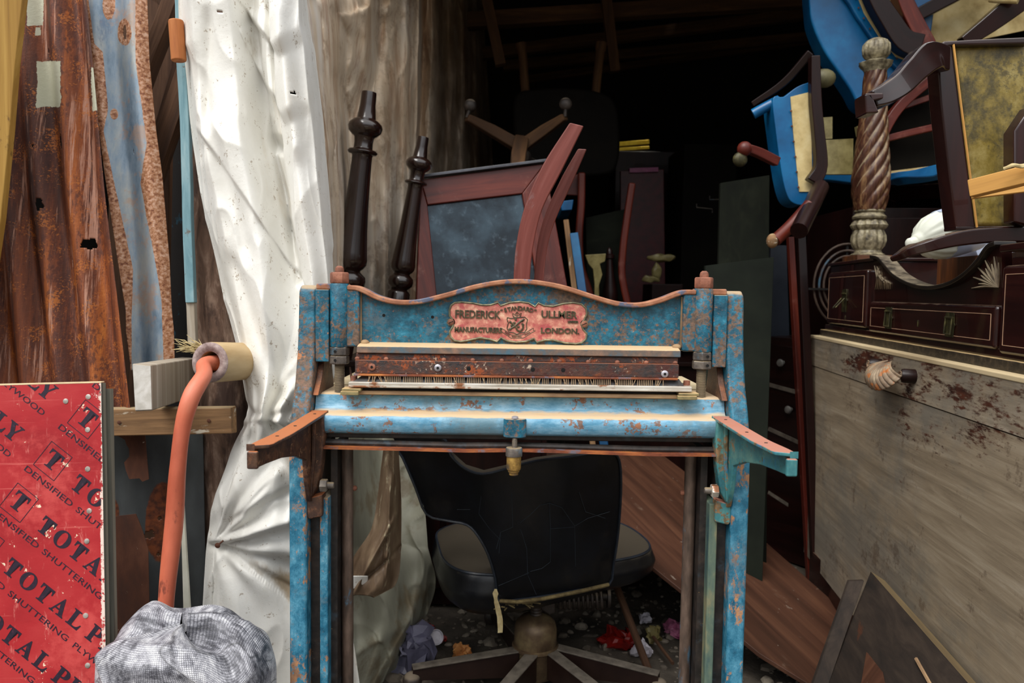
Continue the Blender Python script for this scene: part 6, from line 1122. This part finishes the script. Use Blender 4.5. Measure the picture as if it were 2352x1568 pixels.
# ================================================================ dark chest of drawers, rail and wheel
dc = thing('chest_of_drawers', 'dark chest of drawers with round knobs in shadow left of the pale chest', 'chest of drawers', (1.15, 3.3, 0))
dpl = plane(W(1765, 700, 3.15), W(1860, 700, 3.0), W(1765, 1100, 3.15)); D = lambda a, b: R(a, b, dpl); dnn = dpl[1] if dpl[1].y > 0 else -dpl[1]
m = MB(); q0, q1 = D(1762, 700), D(1880, 700); q0t, q1t = q0.copy(), q1.copy(); q0t.z = q1t.z = D(1800, 775).z; q0.z = q1.z = 0; m.prism([q0, q1, q1t, q0t], dnn * .5 + V(.06, 0, 0), gx=(1, 0, 0)); m.build('body', 'mahogany_dark', dc, bevel=.004)
for i, (zt_, zb_) in enumerate([(788, 884), (890, 985), (1000, 1130)]):
    m = MB(); m.prism([D(1772, zt_) - dnn * .012, D(1858, zt_ + 14) - dnn * .012, D(1858, zb_ + 14 + i * 8) - dnn * .012, D(1772, zb_) - dnn * .012], dnn * .02, gx=(1, 0, 0)); dr = m.build('drawer', 'mahogany_dark', dc, bevel=.003)
    m = MB(); m.beam(D(1772, zb_ - 2) - dnn * .016, D(1860, zb_ + 22 + i * 16) - dnn * .016, .012, .014); m.build('pale_beading', 'dusty_edge', dr)
    kx, ky = ((1803, 832), (1821, 939), (1834, 1058))[i]; p = D(kx, ky) - dnn * .012; m = MB(); m.lathe([(.008, 0), (.006, .008), (.014, .014), (.016, .02), (.012, .026), (.004, .028)], p, p - dnn, 16); m.build('knob', mat('glass_knob', [(.3, '4a4844'), (.7, '8a8884')], 20, rough=.2) if i == 0 else 'glass_knob', dr)
m = MB(); m.prism([V(D(1785, 600).x, 3.2, D(1785, 775).z), V(D(1845, 600).x + .02, 3.2, D(1785, 775).z), V(D(1840, 600).x, 3.2, D(1785, 560).z), V(D(1785, 600).x, 3.2, D(1785, 560).z)], V(0, .02, 0)); tag(m.build('glass_pane', mat('dull_pane', [(.3, '1c2028'), (.7, '343a44')], 5, rough=.3)), 'dull bluish pane standing on the dark chest of drawers', 'pane')
a_, b_ = W(1838, 520, 2.85), W(1868, 1180, 2.75); b_ = onfloor(a_, b_); m = MB(); m.beam(a_, b_, .03, .03, (0, -1, 0)); tag(m.build('upright_rail', 'mahogany_dark', None, bevel=.003), 'inner dark upright rail leaning against the left end of the pale chest', 'rail', 'upright rails by the pale chest')
a_, b_ = W(1815, 545, 2.95), W(1850, 1150, 2.85); b_ = onfloor(a_, b_); m = MB(); m.beam(a_, b_, .022, .03, (0, -1, 0)); tag(m.build('upright_rail', 'mahogany', None, bevel=.003), 'thinner redder upright rail beside the dark chest of drawers', 'rail', 'upright rails by the pale chest')
wc = W(1945, 655, 2.98); m = MB(); wh = thing('wire_fan_guard', 'thin wire fan guard with concentric rings behind the left end of the drawer unit', 'fan guard', tuple(wc))
for r in (.125, .105, .088):
    m = MB(); m.tube([wc + V(math.cos(t) * r, .0, math.sin(t) * r * 1.25) for t in [2 * PI * i / 40 for i in range(41)]], .0045, 8, cap=False); m.build('ring', 'rod_iron', wh)
m = MB(); m.beam(W(1842, 663, 2.97), W(1960, 665, 2.97), .008, .008); m.build('spoke', 'dark_iron', wh)
m = MB(); m.tube([wc + V(0, .01, .15), V(wc.x, wc.y + .01, .02)], .006, 8); m.build('stand', 'dark_iron', wh)
# ================================================================ boards at the bottom right
a_, b_ = W(1860, 1262, 2.75), W(1950, 1345, 2.42); zt_ = a_.z; b_ = CAM + ray(1950, 1345) * ((zt_ - 1.05) / ray(1950, 1345).z)
d_ = (b_ - a_).normalized(); e_ = a_ + d_ * .95; 
m = MB(); sdv = V(d_.y, -d_.x, 0) * -.03
m.prism([a_, e_, V(e_.x, e_.y, .0), V(a_.x, a_.y, .0)], V(.03, .01, 0), gx=d_); tag(m.build('plinth_board', 'dresser_wood', None, bevel=.002), 'low dark red board standing on edge at the foot of the pale chest', 'board')
A2, B2 = W(2012, 1312, 1.98), W(2250, 1600, 1.42); C2 = W(1880, 1580, 1.75); C2.z = .0
ob = plane(A2, B2, C2); q = lambda a, b: R(a, b, ob); on = ob[1] if ob[1].x > 0 else -ob[1]
def foot_(p, q_): d = (q_ - p).normalized(); return p + d * (p.z / -d.z)
F1 = foot_(q(1995, 1325), q(1925, 1500)); F2 = foot_(q(2240, 1590), q(2170, 1760))
m = MB(); 
def obg(u, v): t = q(2000, 1312).lerp(q(2262, 1612), u); b = F1.lerp(F2, u); return t.lerp(b, v)
m.grid(60, 40, obg, lambda u, v: V(u * .6, v * .5, 0)); m2 = m.build('leaning_board', 'old_board', None, solid=0, attrs={'edge': lambda v, t: 0})
tag(m2, 'thick dark weathered board with a dusty tan edge leaning on the pale chest', 'board')
m = MB(); m.prism([q(2000, 1312), q(2262, 1612), F2, F1], on * .042, gx=dv); m.xf(Matrix.Translation(on * .0005)); m.build('board_core', mat('board_tan', [(.3, '54442c'), (.7, '84704c')], 12, (.2, 1, 1), .85, 0, .4), m2)
A3 = q(1992, 1330) - on * .03; m = MB(); a3 = q(1985, 1340) - on * .035; b3_ = q(2130, 1500) - on * .035
F3 = foot_(q(1968, 1345) - on * .03, q(1880, 1600) - on * .03); m.prism([q(1968, 1345) - on * .03, q(1990, 1335) - on * .012, F1 - on * .012 + V(.02, 0, 0), F3], V(0, -.012, 0), gx=(0, 0, 1)); tag(m.build('narrow_board', 'old_board', None, bevel=.002, attrs={'edge': lambda v, t: 0}), 'narrow dark board edge standing just left of the thick leaning board', 'board')
m = MB(); c0 = q(2000, 1530) - on * .004; m.prism([q(1995, 1500) - on * .002, q(2030, 1545) - on * .002, q(2045, 1620) - on * .002, q(1975, 1620) - on * .002], -on * .004, gx=(0, 0, 1)); tag(m.build('brown_shard', 'brown_ply'), 'small red brown wood shard against the dark leaning board', 'shard')
m = MB(); m.tube([q(2108, 1515) - on * .004, q(2150, 1590) - on * .004], .004, 6); tag(m.build('thin_twig', 'tan_strip'), 'thin tan twig stuck on the face of the dark leaning board', 'twig')
# ================================================================ litter on the floor
def fl_pt(px_, py_): d = ray(px_, py_); return CAM + d * (-CAM.z / d.z)
def litter(px_, py_, r, mt, name, label, cat='litter', sc=(1.2, 1, .5), amp=.3, grp='litter on the shed floor'):
    p = fl_pt(px_, py_) + V(0, 0, r * sc[2] * .6); m = MB(); m.ball(p, r, 22, sc, Matrix.Rotation(px_ * .37, 3, 'Z')); m.noisy(r * amp * 2.2, 1.6 / r); m.noisy(r * amp, 4 / r)
    for i, v in enumerate(m.v): v.z = max(v.z, -.006)
    return tag(m.build(name, mt, None, ang=12), label, cat, grp)
litter(1418, 1478, .045, 'wrapper_red', 'crumpled_wrapper', 'shiny crumpled red wrapper on the floor right of the chair hub')
litter(1550, 1452, .030, 'wrapper_pink', 'crumpled_wrapper', 'pink and white wrapper near the right treadle rod')
litter(982, 1448, .022, 'wrapper_red', 'crumpled_wrapper', 'dark red wrapper left of the chair beside the grimy tarpaulin')
litter(1010, 1470, .018, 'wrapper_red', 'crumpled_wrapper', 'tiny red wrapper behind the discarded cup')
litter(1780, 1190, .045, 'wrapper_green', 'crumpled_wrapper', 'bright green wrapper on bare ground beside the blue bag', sc=(1.3, 1, .4))
litter(1735, 1205, .075, 'bag_blue', 'plastic_bag', 'crumpled deep blue plastic bag at the foot of the leaning boards', 'bag', sc=(1.2, 1, .7))
litter(1840, 1205, .03, 'wrapper_orange', 'crumpled_wrapper', 'brownish wrapper near the foot of the pale chest', sc=(1.8, .8, .3))
litter(950, 1528, .06, 'foil_lilac', 'foil_bag', 'crumpled silvery lilac foil bag by the edge of the tarpaulin', 'bag', sc=(.9, .8, .9), amp=.4)
litter(1062, 1508, .028, 'wrapper_orange', 'torn_carton', 'small orange and white torn carton by the chair base', 'carton', sc=(1, .6, .8))
litter(1475, 1500, .030, 'paper_white', 'torn_paper', 'cream torn paper piece by the leaning stick', 'paper', sc=(.8, .8, .8))
litter(1500, 1470, .025, 'shell_yellow', 'torn_paper', 'yellowish paper fragment below the black seat', 'paper', sc=(.6, .8, 1))
litter(1480, 1425, .022, 'paper_white', 'torn_paper', 'pale paper scrap in the shadow near the spring', 'paper', sc=(1.3, .7, .5))
litter(1378, 1540, .020, 'dark_iron', 'round_stone', 'small round black stone by the chair base', 'stone', sc=(1, 1, .9), amp=.1)
p = fl_pt(995, 1478); cupo = MB(); cupo.lathe([(.016, 0), (.020, .03), (.0225, .034), (.021, .034), (.018, .028), (.005, .026)], p + V(0, 0, .018), p + V(.012, -.03, .034), 24); tag(cupo.build('paper_cup', 'paper_white'), 'small white cup lying on its side amid the litter left of the chair', 'cup')
m = MB(); 
for i in range(2600):
    x = random.uniform(-.45, 1.35); y = random.uniform(1.9, 3.6); 
    if random.random() > .9 - abs(x - .3) * .25: continue
    r = random.choice([.003, .004, .005, .006, .008, .012, .018 if random.random() < .5 else .005]); sc_ = (random.uniform(.7, 1.6), random.uniform(.7, 1.4), random.uniform(.3, .8)); n0_ = len(m.v)
    m.ball(V(x, y, fz(x, y) + r * sc_[2] * .4), r, 6, sc_, Matrix.Rotation(random.random() * 6, 3, 'Z') @ Matrix.Rotation(random.uniform(-.4, .4), 3, 'X')); m.noisy(r * .35, 40, n0_)
tag(m.build('rubble', 'rubble', None, ang=20), 'scattered grit, pebbles and crumbled rubble on the shed floor', 'rubble', kind='stuff')
for i, (a, b, w_, h_) in enumerate([((1255, 1440), (1470, 1432), .1, .05)]):
    p, q2 = fl_pt(*a), fl_pt(*b); p.y += .35; q2.y += .35; p.x *= 1.1; q2.x *= 1.1; m = MB(); m.beam(p + V(0, 0, .03), q2 + V(0, 0, .03), w_, h_); tag(m.build('skirting_piece', 'mahogany_dark', None, bevel=.003), 'dark red length of moulding lying flat behind the chair base', 'moulding')

uc2 = thing('tall_cupboard', 'tall dark cupboard in shadow behind the bedpost carrying the blue chairs', 'cupboard', (1.9, 3.3, 0))
m = MB(); m.bb(1.32, 2.5, 3.08, 3.55, 0, 1.40); m.build('body', 'mahogany_dark', uc2, bevel=.004)
for x0, x1 in ((1.35, 1.89), (1.92, 2.47)):
    m = MB(); m.bb(x0, x1, 3.062, 3.08, .06, 1.36); m.build('door', 'mahogany_dark', uc2, bevel=.004)
